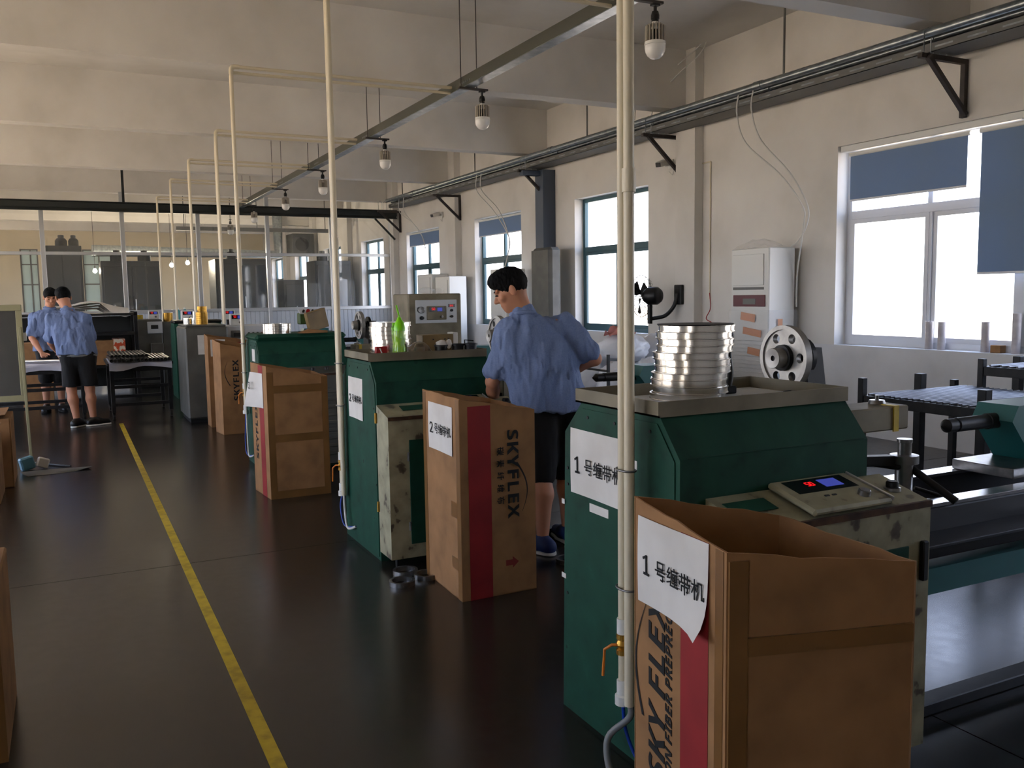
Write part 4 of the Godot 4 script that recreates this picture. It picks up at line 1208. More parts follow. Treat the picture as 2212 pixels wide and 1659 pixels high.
# ---------------------------------------------------------------- cartons
func card_panel(t: Node3D, p0: Vector3, p1: Vector3, h0: float, h1: float, m: Material, bow := 0.0) -> MeshInstance3D:
	# p0 is the left foot as seen from outside, p1 the right one
	var rows := []
	var n := Vector3(0, -1, 0).cross((p1 - p0).normalized())
	for i in 9:
		var row := []
		for j in 9:
			var a := j / 8.0
			var c := i / 8.0
			var p := p0.lerp(p1, a)
			p.y += lerpf(h0, h1, a) * (1.0 - c)
			if i == 0 and j > 0 and j < 8:
				p.y += 0.0025 * sin(a * 11.0 + h0 * 40.0) + 0.0015 * sin(a * 29.0)
			p += n * bow * sin(PI * a) * (1.0 - c * 0.6)
			row.append(p)
		rows.append(row)
	return part("panel", mb().sheet(rows, 0.006), m, t)

func strip(parent: Node3D, called: String, o: Vector3, u: Vector3, n: Vector3, a: float, b: float, y0: float, y1: float, m: Material, off := 0.0012) -> MeshInstance3D:
	# flat print or tape on a panel; a..b along u, y0..y1 heights
	var q := mb()
	var p := o + n * off
	var c := [p + u * a + Vector3.UP * y0, p + u * b + Vector3.UP * y0, p + u * b + Vector3.UP * y1, p + u * a + Vector3.UP * y1]
	q.quad(c[0], c[1], c[2], c[3], n)
	var d := -n * (off - 0.0002)
	for i in 4:
		var e: Vector3 = c[(i + 1) % 4] - c[i]
		q.quad(c[i], c[(i + 1) % 4], c[(i + 1) % 4] + d, c[i] + d, e.cross(n).normalized())
	return part(called, q, m, parent)

func lettering(parent: Node3D, text: String, centre: Vector3, dir: Vector3, gup: Vector3, cap: float, length: float, m: Material, slant := 0.0, called := "lettering") -> MeshInstance3D:
	var f := SystemFont.new()
	f.font_names = PackedStringArray(["Droid Sans"])
	f.font_weight = 700
	var tm := TextMesh.new()
	tm.font = f
	tm.text = text
	tm.font_size = 48
	tm.pixel_size = cap / (0.714 * 48.0)
	tm.depth = 0.0012
	tm.curve_step = 2.0
	var box := tm.get_aabb()
	var k := length / maxf(box.size.x, 0.001)
	var n := dir.cross(gup).normalized()
	var o := part(called, tm, m, parent)
	var b := Basis(dir * k, gup + dir * slant, n)
	o.transform = Transform3D(b, centre - b * box.get_center())
	return o

func swoosh(parent: Node3D, a: Vector3, b: Vector3, out: Vector3, r0: float, r1: float) -> void:
	var n := (b - a).normalized().cross(out).normalized()
	var q := mb()
	var last := []
	for i in 17:
		var s := i / 16.0
		var p := a.lerp(b, s) + out * sin(PI * (0.06 + 0.88 * s)) * 0.055
		var w := lerpf(r0, r1, s)
		var cur := [p - out * w, p + out * w]
		if i > 0:
			q.quad(last[0], last[1], cur[1], cur[0], n)
		last = cur
	part("swoosh", q, M.ink, parent)

func carton(label: String, feet: Array, tops: Array, m: Material, bows := [0.0, 0.0, 0.0, 0.0]) -> Array:
	# feet: left-far, left-near, right-near, right-far
	var o: Vector3 = feet[1]
	var t := thing("carton", label, "carton", o)
	var out := [t]
	for i in 4:
		var j := (i + 1) % 4
		out.append(card_panel(t, feet[i] - o, feet[j] - o, tops[i], tops[j], m, bows[i]))
	part("base", mb().prism(Transform3D(Basis(Vector3(1, 0, 0), Vector3(0, 0, -1), Vector3(0, 1, 0)), Vector3.ZERO), PackedVector2Array([Vector2(feet[0].x - o.x, -(feet[0].z - o.z)), Vector2(0, 0), Vector2(feet[2].x - o.x, -(feet[2].z - o.z)), Vector2(feet[3].x - o.x, -(feet[3].z - o.z))]), 0.0, 0.006), m, t)
	return out

func build_cartons() -> void:
	# carton in front of machine number 1
	var A := V(1.352, 0, -1.975)
	var B := V(1.328, 0, -1.567)
	var C := V(1.80, 0, -1.435)
	var D := V(1.75, 0, -1.845)
	var c1 := carton("large open brown carton with sign number 1 standing against machine desk", [A, B, C, D], [1.0, 0.95, 0.895, 0.925], M.card, [0.0, 0.006, 0.0, 0.01])
	var lp: MeshInstance3D = c1[1]
	var o := A - B
	var u := (B - A).normalized()
	var n := Vector3(0, -1, 0).cross(u)
	var L := A.distance_to(B)
	strip(lp, "red_stripe", o, u, n, L * 0.55, L * 0.835, 0.0, 0.955, M.card_red)
	strip(lp, "tape_strip", o, u, n, L * 0.90, L * 0.975, 0.0, 0.95, M.tape, 0.0016)
	var cx := o + u * L * 0.28 + n * 0.0016 + V(0, 0.504, 0)
	lettering(lp, "SKY FLEX", cx, Vector3.UP, -u, 0.075, 0.50, M.ink, 0.22)
	lettering(lp, "CARBON FIBER PREPREG", o + u * L * 0.42 + n * 0.0016 + V(0, 0.45, 0), Vector3.UP, -u, 0.03, 0.56, M.ink, 0.22)
	swoosh(lp, o + u * L * 0.14 + n * 0.0018 + V(0, 0.40, 0), o + u * L * 0.18 + n * 0.0018 + V(0, 0.72, 0), -u, 0.006, 0.001)
	paper_sign(lp, o + u * L * 0.07 + n * 0.003 + V(0, 0.955, 0), u, V(0, -1, 0.0), 0.315, 0.235, "1", "white paper sign numbered 1 with one curled corner", 0.04, 0.006)
	var fp: MeshInstance3D = c1[2]
	var u2 := (C - B).normalized()
	var n2 := Vector3(0, -1, 0).cross(u2)
	var L2 := B.distance_to(C)
	strip(fp, "tape_strip", Vector3.ZERO, u2, n2, 0.004, 0.05, 0.0, 0.93, M.tape, 0.009)
	strip(fp, "tape_strip", Vector3.ZERO, u2, n2, 0.05, L2 - 0.01, 0.70, 0.745, M.tape, 0.010)
	strip(fp, "tape_strip", Vector3.ZERO, u2, n2, 0.05, L2 - 0.01, 0.30, 0.345, M.tape, 0.010)
	# carton in front of the second machine
	A = V(1.725, 0, -4.56)
	B = V(1.715, 0, -4.03)
	C = V(2.144, 0, -4.04)
	D = V(2.14, 0, -4.56)
	var c2 := carton("open brown carton with sign number 2 and upside-down black lettering", [A, B, C, D], [1.04, 1.035, 0.955, 0.96], M.card)
	lp = c2[1]
	o = A - B
	u = (B - A).normalized()
	n = Vector3(0, -1, 0).cross(u)
	strip(lp, "tape_strip", o, u, n, 0.48, 0.528, 0.0, 1.03, M.tape)
	strip(lp, "tape_strip", o, u, n, 0.40, 0.48, 0.42, 0.50, M.tape, 0.0016)
	strip(lp, "tape_strip", o, u, n, 0.40, 0.48, 0.15, 0.21, M.tape, 0.0016)
	strip(lp, "tape_strip", o, u, n, 0.003, 0.05, 0.0, 1.03, M.tape)
	paper_sign(lp, o + u * 0.10 + n * 0.002 + V(0, 0.985, 0), u, V(0, -1, 0), 0.34, 0.25, "2", "white paper sign numbered 2 torn along one edge", 0.0, 0.006)
	fp = c2[2]
	u2 = (C - B).normalized()
	n2 = Vector3(0, -1, 0).cross(u2)
	strip(fp, "red_stripe", Vector3.ZERO, u2, n2, 0.045, 0.172, 0.0, 0.995, M.card_red)
	lettering(fp, "SKYFLEX", V(0.295, 0.63, 0.0) + n2 * 0.0014, V(0, -1, 0), u2, 0.063, 0.46, M.ink)
	swoosh(fp, V(0.305, 0.69, 0) + n2 * 0.0014, V(0.335, 0.43, 0) + n2 * 0.0014, u2, 0.006, 0.001)
	for k in 5:
		var zh := mb()
		glyph(zh, "碳素纤维布"[k], V(0.243, 0.775 - k * 0.064, 0.0) + n2 * 0.0014, V(0, -1, 0), -u2, 0.04, 1.7, n2)
		part("character", zh, M.ink, fp)
	part("arrow_print", mb().prism(Transform3D(Basis(u2, Vector3.UP, n2), V(0.0, 0, 0) + n2 * 0.0004), PackedVector2Array([Vector2(0.25, 0.15), Vector2(0.29, 0.15), Vector2(0.29, 0.135), Vector2(0.325, 0.165), Vector2(0.29, 0.195), Vector2(0.29, 0.18), Vector2(0.25, 0.18)]), 0.0, 0.001), M.red_ink, fp)
	# carton in front of the third machine
	A = V(1.30, 0, -7.30)
	B = V(1.335, 0, -6.86)
	C = V(1.805, 0, -6.86)
	D = V(1.78, 0, -7.28)
	var c3 := carton("open brown carton framed with tape, a loose sign curling off it", [A, B, C, D], [1.04, 1.03, 0.935, 0.95], M.card)
	lp = c3[1]
	o = A - B
	u = (B - A).normalized()
	n = Vector3(0, -1, 0).cross(u)
	strip(lp, "red_stripe", o, u, n, 0.22, 0.34, 0.0, 1.03, M.card_red)
	lettering(lp, "SKYFLEX", o + u * 0.12 + n * 0.0014 + V(0, 0.5, 0), Vector3.UP, -u, 0.06, 0.45, M.ink)
	var rl := []
	for i in 7:
		var row := []
		for j in 6:
			var a := j / 5.0
			var c := i / 6.0
			row.append(o + u * (0.10 + 0.24 * a) + V(0, 0.97 - 0.27 * c, 0) + n * (0.004 + 0.085 * pow(1.0 - a, 2.0) * (0.35 + 0.65 * c)))
		rl.append(row)
	var ps := part("paper_sign", mb().sheet(rl, 0.0008), M.paper, lp, "white paper sign numbered 3 curling off")
	var g3 := mb()
	glyph(g3, "3", o + u * 0.125 + V(0, 0.90, 0) + n * 0.058, u, V(0, -1, 0), 0.06, 2.0, n)
	part("lettering", g3, M.ink, ps)
	fp = c3[2]
	u2 = (C - B).normalized()
	n2 = Vector3(0, -1, 0).cross(u2)
	for q in [[0.0, 0.05, 0.0, 0.985], [0.42, 0.468, 0.0, 0.935], [0.05, 0.42, 0.0, 0.06], [0.05, 0.42, 0.44, 0.50], [0.05, 0.42, 0.82, 0.88]]:
		strip(fp, "tape_strip", Vector3.ZERO, u2, n2, q[0], q[1], q[2], q[3], M.tape)
	# carton by the fourth machine
	A = V(1.50, 0, -10.78)
	B = V(1.535, 0, -10.44)
	C = V(2.03, 0, -10.50)
	D = V(2.0, 0, -10.82)
	var c4 := carton("open brown carton with lettering running upwards and a red stripe", [A, B, C, D], [1.08, 1.045, 0.93, 1.0], M.card)
	fp = c4[2]
	u2 = (C - B).normalized()
	n2 = Vector3(0, -1, 0).cross(u2)
	strip(fp, "red_stripe", Vector3.ZERO, u2, n2, 0.30, 0.44, 0.0, 0.93, M.card_red)
	lettering(fp, "SKYFLEX", u2 * 0.165 + V(0, 0.62, 0) + n2 * 0.0014, Vector3.UP, -u2, 0.065, 0.47, M.ink)
	swoosh(fp, u2 * 0.105 + V(0, 0.56, 0) + n2 * 0.0014, u2 * 0.085 + V(0, 0.84, 0) + n2 * 0.0014, -u2, 0.006, 0.001)
	for k in 5:
		var zz := mb()
		glyph(zz, "碳素纤维布"[k], u2 * 0.235 + V(0, 0.46 + k * 0.064, 0) + n2 * 0.0014, Vector3.UP, u2, 0.04, 1.7, n2)
		part("character", zz, M.ink, fp)
	A = V(1.50, 0, -11.45)
	B = V(1.50, 0, -11.15)
	C = V(2.05, 0, -11.18)
	D = V(2.02, 0, -11.46)
	var c5 := carton("brown carton with a white paper sign behind the lettered carton", [A, B, C, D], [1.12, 1.1, 0.98, 1.03], M.card)
	fp = c5[2]
	strip(fp, "red_stripe", Vector3.ZERO, V(1, 0, 0), V(0, 0, 1), 0.30, 0.42, 0.0, 1.02, M.card_red, 0.004)
	strip(fp, "paper_note", Vector3.ZERO, V(1, 0, 0), V(0, 0, 1), 0.03, 0.20, 0.86, 1.06, M.paper, 0.004)

# ---------------------------------------------------------------- things standing on the machines
func ring_disc(r: float, h: float) -> Mb:
	return mb().lathe(Transform3D.IDENTITY, [Vector2(r * 0.62, 0.0), Vector2(r * 0.99, 0.0), Vector2(r, 0.001), Vector2(r, h * 0.16), Vector2(r * 0.978, h * 0.2), Vector2(r * 0.978, h * 0.8), Vector2(r, h * 0.84), Vector2(r, h - 0.001), Vector2(r * 0.99, h), Vector2(r * 0.62, h), Vector2(r * 0.62, 0.0)], 48)

func build_machine_items() -> void:
	var md := ring_disc(0.132, 0.0232).mesh()
	var offs := [[-0.020, 0.004], [-0.012, 0.006], [-0.010, -0.004], [-0.010, 0.0], [0.0, 0.004], [0.003, 0.0], [-0.002, -0.003], [0.009, 0.002], [0.012, 0.004], [0.011, -0.003], [0.018, 0.002]]
	for k in 11:
		solo("aluminium_ring", "bright turned aluminium ring in the stack on machine tray number 1", "ring", md, M.bright_alu, V(1.945 + offs[k][0], 1.1795 + k * 0.0233, -2.49 + offs[k][1]), rng.randf() * 3.0, "rings stacked on machine number 1")
	solo("ring_lid", "thin dark disc lying on top of the bright ring stack", "disc", mb().lathe(Transform3D.IDENTITY, [Vector2(0.0, 0.0), Vector2(0.131, 0.0), Vector2(0.132, 0.003), Vector2(0.0, 0.004)], 40), M.dark_steel, V(1.96, 1.4357, -2.49))
	var tg := thing("tape_gun", "black upright tape dispenser beside the bright ring stack", "tape gun", V(2.14, 1.1765, -2.53))
	part("handle", mb().tube(spline([V(0, 0.02, 0), V(0.01, 0.08, 0.0), V(0.0, 0.15, 0), V(0.012, 0.2, 0.0), V(0.0, 0.235, 0)]), 0.014, 10), M.black, tg)
	part("base", mb().bx(V(-0.05, 0.0, -0.02), V(0.03, 0.03, 0.02), 0.006), M.black, tg)
	part("knob", mb().bx(V(-0.03, 0.17, -0.015), V(0.0, 0.225, 0.015), 0.005), M.black, tg)
	solo("craft_knife", "flat black cutter lying in the tray of machine number 1", "knife", mb().bar(V(-0.09, 0.008, 0.0), V(0.06, 0.008, -0.02), 0.025, 0.014, 0.004).bar(V(0.06, 0.008, -0.02), V(0.12, 0.006, -0.03), 0.016, 0.004), M.black, V(2.18, 1.18, -2.28))
	var sc := thing("scissors", "open steel scissors lying behind the black cutter", "scissors", V(2.2, 1.18, -2.36))
	part("blade", mb().bar(V(-0.12, 0.005, 0.01), V(0.06, 0.005, -0.01), 0.014, 0.004), M.steel, sc)
	part("blade", mb().bar(V(-0.12, 0.009, -0.02), V(0.06, 0.009, 0.015), 0.014, 0.004), M.steel, sc)
	part("grip", mb().tube([V(0.06, 0.009, 0.015), V(0.09, 0.009, 0.035), V(0.12, 0.009, 0.02), V(0.10, 0.009, 0.0)], 0.006, 6, false, true), M.navy, sc)
	part("grip", mb().tube([V(0.06, 0.006, -0.01), V(0.09, 0.006, -0.04), V(0.12, 0.006, -0.04), V(0.11, 0.006, -0.015)], 0.006, 6, false, true), M.navy, sc)
	solo("paper_slip", "small white paper slip in the corner of tray number 1", "paper", mb().bx(V(-0.07, 0, -0.03), V(0.07, 0.001, 0.03)), M.paper, V(1.72, 1.18, -2.31), 0.3)
	# second machine
	var mr := ring_disc(0.128, 0.026).mesh()
	for k in 8:
		solo("aluminium_ring", "bright aluminium ring stacked behind the lime bottle", "ring", mr, M.bright_alu, V(1.80 + rng.randf_range(-0.006, 0.006), 1.1795 + k * 0.0262, -5.30), rng.randf() * 3.0, "rings stacked behind the lime bottle")
	var bt := thing("bottle", "lime green water bottle with a pointed cap on machine tray", "bottle", V(1.79, 1.1765, -5.09))
	part("body", mb().slathe(Transform3D.IDENTITY, [Vector2(0.001, 0.003), Vector2(0.032, 0.003), Vector2(0.036, 0.012), Vector2(0.035, 0.05), Vector2(0.031, 0.085), Vector2(0.036, 0.125), Vector2(0.036, 0.16), Vector2(0.028, 0.19), Vector2(0.024, 0.2)], 24), M.lime_clear, bt)
	part("cap", mb().slathe(Transform3D.IDENTITY, [Vector2(0.034, 0.165), Vector2(0.035, 0.18), Vector2(0.026, 0.215), Vector2(0.013, 0.235), Vector2(0.011, 0.245), Vector2(0.001, 0.248)], 20), M.lime, bt)
	part("straw", mb().tube(spline([V(0, 0.24, 0), V(-0.002, 0.26, 0), V(-0.012, 0.30, 0.0), V(-0.016, 0.318, 0)]), 0.006, 8), M.lime, bt)
	var rp := thing("packet", "small red packet with a white figure beside the lime bottle", "packet", V(1.67, 1.1765, -5.09))
	part("box", mb().bx(V(-0.035, 0, -0.015), V(0.035, 0.075, 0.015), 0.003), M.red, rp)
	part("print", mb().tube([V(-0.012, 0.065, 0.0155), V(0.006, 0.02, 0.0155)], 0.004, 6).tube([V(-0.02, 0.008, 0.0155), V(0.02, 0.012, 0.0155)], 0.003, 6), M.paper, rp)
	var dm := thing("domed_cover", "smoky clear dome over a dark part on machine tray", "cover", V(1.94, 1.1765, -5.16))
	part("dome", mb().slathe(Transform3D.IDENTITY, [Vector2(0.085, 0.0), Vector2(0.078, 0.035), Vector2(0.06, 0.065), Vector2(0.035, 0.085), Vector2(0.012, 0.093), Vector2(0.001, 0.094)], 28), pane_mat(Color(0.55, 0.48, 0.38), 0.45), dm)
	part("core", mb().lathe(Transform3D.IDENTITY, [Vector2(0.0, 0.0), Vector2(0.035, 0.0), Vector2(0.033, 0.06), Vector2(0.02, 0.08), Vector2(0.0, 0.082)], 20), M.black, dm)
	var tb := thing("tin_box", "tan metal box with screws on machine tray behind black cups", "box", V(2.13, 1.1765, -5.34))
	part("body", mb().bx(V(-0.12, 0, -0.06), V(0.09, 0.125, 0.06), 0.004), tmat(noise_tex(0.02, [[0.0, Color(0.42, 0.34, 0.19)], [1.0, Color(0.52, 0.43, 0.26)]], 71, 128, 4), 1.5, 0.5), tb)
	part("side_paper", mb().bx(V(0.092, 0.04, -0.05), V(0.125, 0.135, 0.05), 0.003), M.paper, tb)
	for x in [-0.05, 0.03, 0.055]:
		part("screw", mb().tube([V(x, 0.095, 0.06), V(x, 0.095, 0.063)], 0.005, 6), M.black, tb)
	for q in [[2.06, -5.10, "black cup with crumpled tissue in it on the machine tray", 0.07], [2.17, -5.10, "black cup between two others on the machine tray", 0.072], [2.25, -5.08, "navy cup with a wire handle at the tray edge", 0.074]]:
		var c := thing("tool_cup", q[2], "cup", V(q[0], 1.1765, q[1]), 0.0, "cups on the second machine")
		part("cup", mb().lathe(Transform3D.IDENTITY, [Vector2(0.0, 0.0), Vector2(0.036, 0.0), Vector2(0.038, 0.06), Vector2(0.043, 0.061), Vector2(0.043, q[3]), Vector2(0.038, q[3]), Vector2(0.035, 0.01), Vector2(0.0, 0.01)], 24), M.navy if q[0] > 2.2 else M.black, c)
		if q[0] < 2.1:
			var ns := FastNoiseLite.new()
			ns.seed = 5
			part("tissue", mb().blob(V(0.0, 0.075, 0), V(0.035, 0.022, 0.03), ns, 0.6, 14, 10).blob(V(0.05, 0.07, 0), V(0.022, 0.03, 0.02), ns, 0.6, 12, 8), M.paper, c)
		elif q[0] > 2.2:
			part("wire_handle", mb().tube([V(-0.04, 0.074, 0), V(-0.04, 0.095, 0), V(0.02, 0.088, 0)], 0.004, 6), M.black, c)
	# third machine lid
	var mt := ring_disc(0.13, 0.022).mesh()
	for k in 4:
		solo("aluminium_ring", "bright aluminium ring on the rounded lid beside the tan board", "ring", mt, M.bright_alu, V(1.72, 1.2255 + k * 0.0222, -8.25), 0.0, "rings on the rounded lid")
	var bd := solo("panel_board", "tan metal panel leaning on the rounded green lid", "panel", mb().box(V(0, 0.09, 0), V(0.21, 0.18, 0.05), 0.004), tb.get_child(0).material_override, V(2.10, 1.252, -8.22), 0.35)
	bd.rotation.z = 0.24
	solo("wood_wedge", "small brown wedge under the tan panel on the green lid", "wedge", mb().prism(Transform3D.IDENTITY, PackedVector2Array([Vector2(-0.1, 0), Vector2(0.16, 0), Vector2(0.16, 0.02), Vector2(0.0, 0.035)]), -0.04, 0.06), M.card, V(1.98, 1.2255, -8.12))
	# green push button box on a stand behind the third machine
	var gb := thing("button_box", "green push-button box with a red button on a stand", "button box", V(2.72, 0, -11.0))
	part("stand", mb().bx(V(-0.04, 0, -0.04), V(0.04, 1.22, 0.04), 0.004), M.dark_steel, gb)
	part("box", mb().bx(V(-0.16, 1.22, -0.07), V(0.16, 1.36, 0.07), 0.01), mat(Color(0.20, 0.30, 0.08), 0.5), gb)
	part("face", mb().box(V(0, 1.375, 0.02), V(0.31, 0.012, 0.13), 0.002, Basis(Vector3.RIGHT, 0.4)), M.light_panel, gb)
	for k in 5:
		part("push_button", mb().tube([V(-0.11 + k * 0.055, 1.37, 0.05), V(-0.11 + k * 0.055, 1.39, 0.09)], 0.022 if k == 1 else 0.014, 10), M.red if k == 1 else M.black, gb)
	# cream control cabinet with gauges behind the second machine
	var cc := thing("control_cabinet", "cream control cabinet with gauge, knobs and red digits", "cabinet", V(3.73, 0, -9.6))
	cc.scale = V(1.19, 1.0, 1.19)
	part("body", mb().bx(V(-0.27, 0, -0.25), V(0.27, 1.57, 0.18), 0.012), M.tray, cc)
	var fpn := part("front_panel", mb().bx(V(-0.20, 1.24, 0.18), V(0.22, 1.50, 0.186), 0.002), M.light_panel, cc)
	part("controller", mb().bx(V(-0.09, 1.275, 0.186), V(0.11, 1.43, 0.196), 0.006), M.tray, fpn)
	part("display", mb().bx(V(-0.07, 1.365, 0.196), V(0.09, 1.42, 0.198)), M.screen_dark, fpn)
	var dg := mb()
	digits(dg, V(-0.04, 1.41, 0.199), Vector3.RIGHT, Vector3.DOWN, "50", 0.024, Vector3(0, 0, 1))
	digits(dg, V(0.145, 1.44, 0.190), Vector3.RIGHT, Vector3.DOWN, "345", 0.018, Vector3(0, 0, 1))
	part("led_digits", dg, M.led, fpn)
	part("lcd_screen", mb().bx(V(0.015, 1.372, 0.198), V(0.065, 1.412, 0.199)), M.lcd, fpn)
	part("counter", mb().bx(V(0.13, 1.415, 0.186), V(0.20, 1.45, 0.189)), M.screen_dark, fpn)
	part("gauge", mb().lathe(Transform3D(axis_z(), V(-0.145, 1.39, 0.186)), [Vector2(0.038, 0.0), Vector2(0.038, 0.01), Vector2(0.032, 0.012), Vector2(0.0, 0.010)], 24), M.steel, fpn)
	part("knob", mb().lathe(Transform3D(axis_z(), V(-0.14, 1.30, 0.186)), [Vector2(0.022, 0.0), Vector2(0.02, 0.016), Vector2(0.0, 0.018)], 16), M.black, fpn)
	part("knob", mb().lathe(Transform3D(axis_z(), V(0.06, 1.31, 0.196)), [Vector2(0.015, 0.0), Vector2(0.013, 0.012), Vector2(0.0, 0.013)], 14), M.steel, fpn)
	for y in [1.38, 1.31]:
		part("knob", mb().lathe(Transform3D(axis_z(), V(0.165, y, 0.186)), [Vector2(0.016, 0.0), Vector2(0.014, 0.014), Vector2(0.0, 0.015)], 14), M.dark_steel, fpn)
	var wr := mb()
	var bn := FastNoiseLite.new()
	bn.seed = 4
	wr.blob(V(-0.02, 0.03, 0), V(0.09, 0.035, 0.07), bn, 0.5, 16, 10)
	wr.blob(V(0.12, 0.025, 0.02), V(0.06, 0.03, 0.05), bn, 0.5, 14, 9)
	solo("plastic_film", "crumpled clear plastic film on top of the cream control cabinet", "film", wr, M.film, V(3.73, 1.57, -9.6))
	# small controllers and coils on the far machines
	for q in [[1.98, 1.2, -11.95, "small white controller with blue display on grey machine"], [1.72, 1.22, -14.95, "small white controller on the narrow dark green machine"], [2.30, 1.22, -14.6, "second white controller beside the dark green machine lid"], [1.42, 1.2, -17.35, "small white controller on the pale grey machine"]]:
		var s := thing("controller_box", q[3], "controller", V(q[0], q[1] + (0.0 if q[2] > -16 else 0.0), q[2]))
		part("case", mb().bx(V(-0.085, 0, -0.06), V(0.085, 0.15, 0.06), 0.006), M.white_plastic, s)
		part("display", mb().bx(V(-0.07, 0.085, 0.06), V(0.07, 0.135, 0.062)), M.screen_dark, s)
		part("lcd_screen", mb().bx(V(0.005, 0.09, 0.062), V(0.055, 0.13, 0.063)), M.lcd, s)
		var d2 := mb()
		digits(d2, V(-0.045, 0.128, 0.063), Vector3.RIGHT, Vector3.DOWN, "50", 0.026, Vector3(0, 0, 1))
		part("led_digits", d2, M.led, s)
		part("dial", mb().lathe(Transform3D(axis_z(), V(0.035, 0.04, 0.06)), [Vector2(0.018, 0.0), Vector2(0.016, 0.014), Vector2(0.0, 0.015)], 14), M.steel, s)
		if q[0] > 2.2:
			part("foot_column", mb().bx(V(-0.03, -1.22, -0.03), V(0.03, 0.0, 0.03), 0.003), M.dark_steel, s)
	for q in [[1.55, 1.225, -11.95, 0.075, 6, "brass"], [1.42, 1.225, -12.2, 0.07, 3, "alu"], [1.95, 1.22, -15.05, 0.09, 8, "brass"], [1.78, 1.22, -15.2, 0.08, 5, "alu"], [1.17, 1.2, -17.4, 0.08, 3, "yellow"], [1.66, 1.15, -17.3, 0.085, 6, "brass"]]:
		var lab: String = {"brass": "golden tape reel stacked on the far machines", "alu": "silvery tape reel stacked on the far machines", "yellow": "yellow tape reel on the pale grey machine"}[q[5]]
		var mm: Material = {"brass": M.brass, "alu": M.bright_alu, "yellow": M.yellow}[q[5]]
		var rm := ring_disc(q[3], 0.026).mesh()
		for k in q[4]:
			solo("tape_reel", lab, "reel", rm, mm, V(q[0], q[1] + k * 0.0262, q[2]), 0.0, "%s reels on the far machines" % q[5])
	for q in [[1.83, "teal plastic bottle on the side cabinet of the pale grey machine"], [1.95, "second teal plastic bottle by the drop pipe near the partition"]]:
		var b2 := thing("bottle", q[1], "bottle", V(q[0], 1.15, -17.25))
		part("body", mb().slathe(Transform3D.IDENTITY, [Vector2(0.001, 0.0), Vector2(0.04, 0.0), Vector2(0.042, 0.01), Vector2(0.042, 0.17), Vector2(0.02, 0.21), Vector2(0.015, 0.22)], 18), M.cyan, b2)
		part("cap", mb().lathe(Transform3D.IDENTITY, [Vector2(0.018, 0.215), Vector2(0.018, 0.245), Vector2(0.0, 0.247)], 14), M.white_plastic, b2)
	# rings left on the floor under the second machine
	for q in [[1.72, -4.45], [1.88, -4.50], [1.80, -4.62], [2.52, -4.36]]:
		solo("steel_ring", "dull steel ring lying on the floor by the second machine", "ring", mb().lathe(Transform3D.IDENTITY, [Vector2(0.055, 0.0), Vector2(0.07, 0.0), Vector2(0.07, 0.025), Vector2(0.055, 0.025), Vector2(0.055, 0.0)], 28), M.steel, V(q[0] - (0.18 if q[0] < 2.4 else 0.0), 0.0, q[1]), 0.0, "rings on the floor")
	# loose washers on the chip tray of machine number 1
	for q in [[3.50, -2.13], [3.62, -2.20], [3.78, -2.12], [3.72, -2.24]]:
		solo("washer_disc", "pale flat washer lying on the bed of machine number 1", "washer", mb().lathe(Transform3D.IDENTITY, [Vector2(0.012, 0.0), Vector2(0.052, 0.0), Vector2(0.052, 0.012), Vector2(0.012, 0.012), Vector2(0.012, 0.0)], 24), M.cast_alu, V(q[0], 0.612, q[1] * 0.3 - 1.575), 0.0, "washers on the bed")
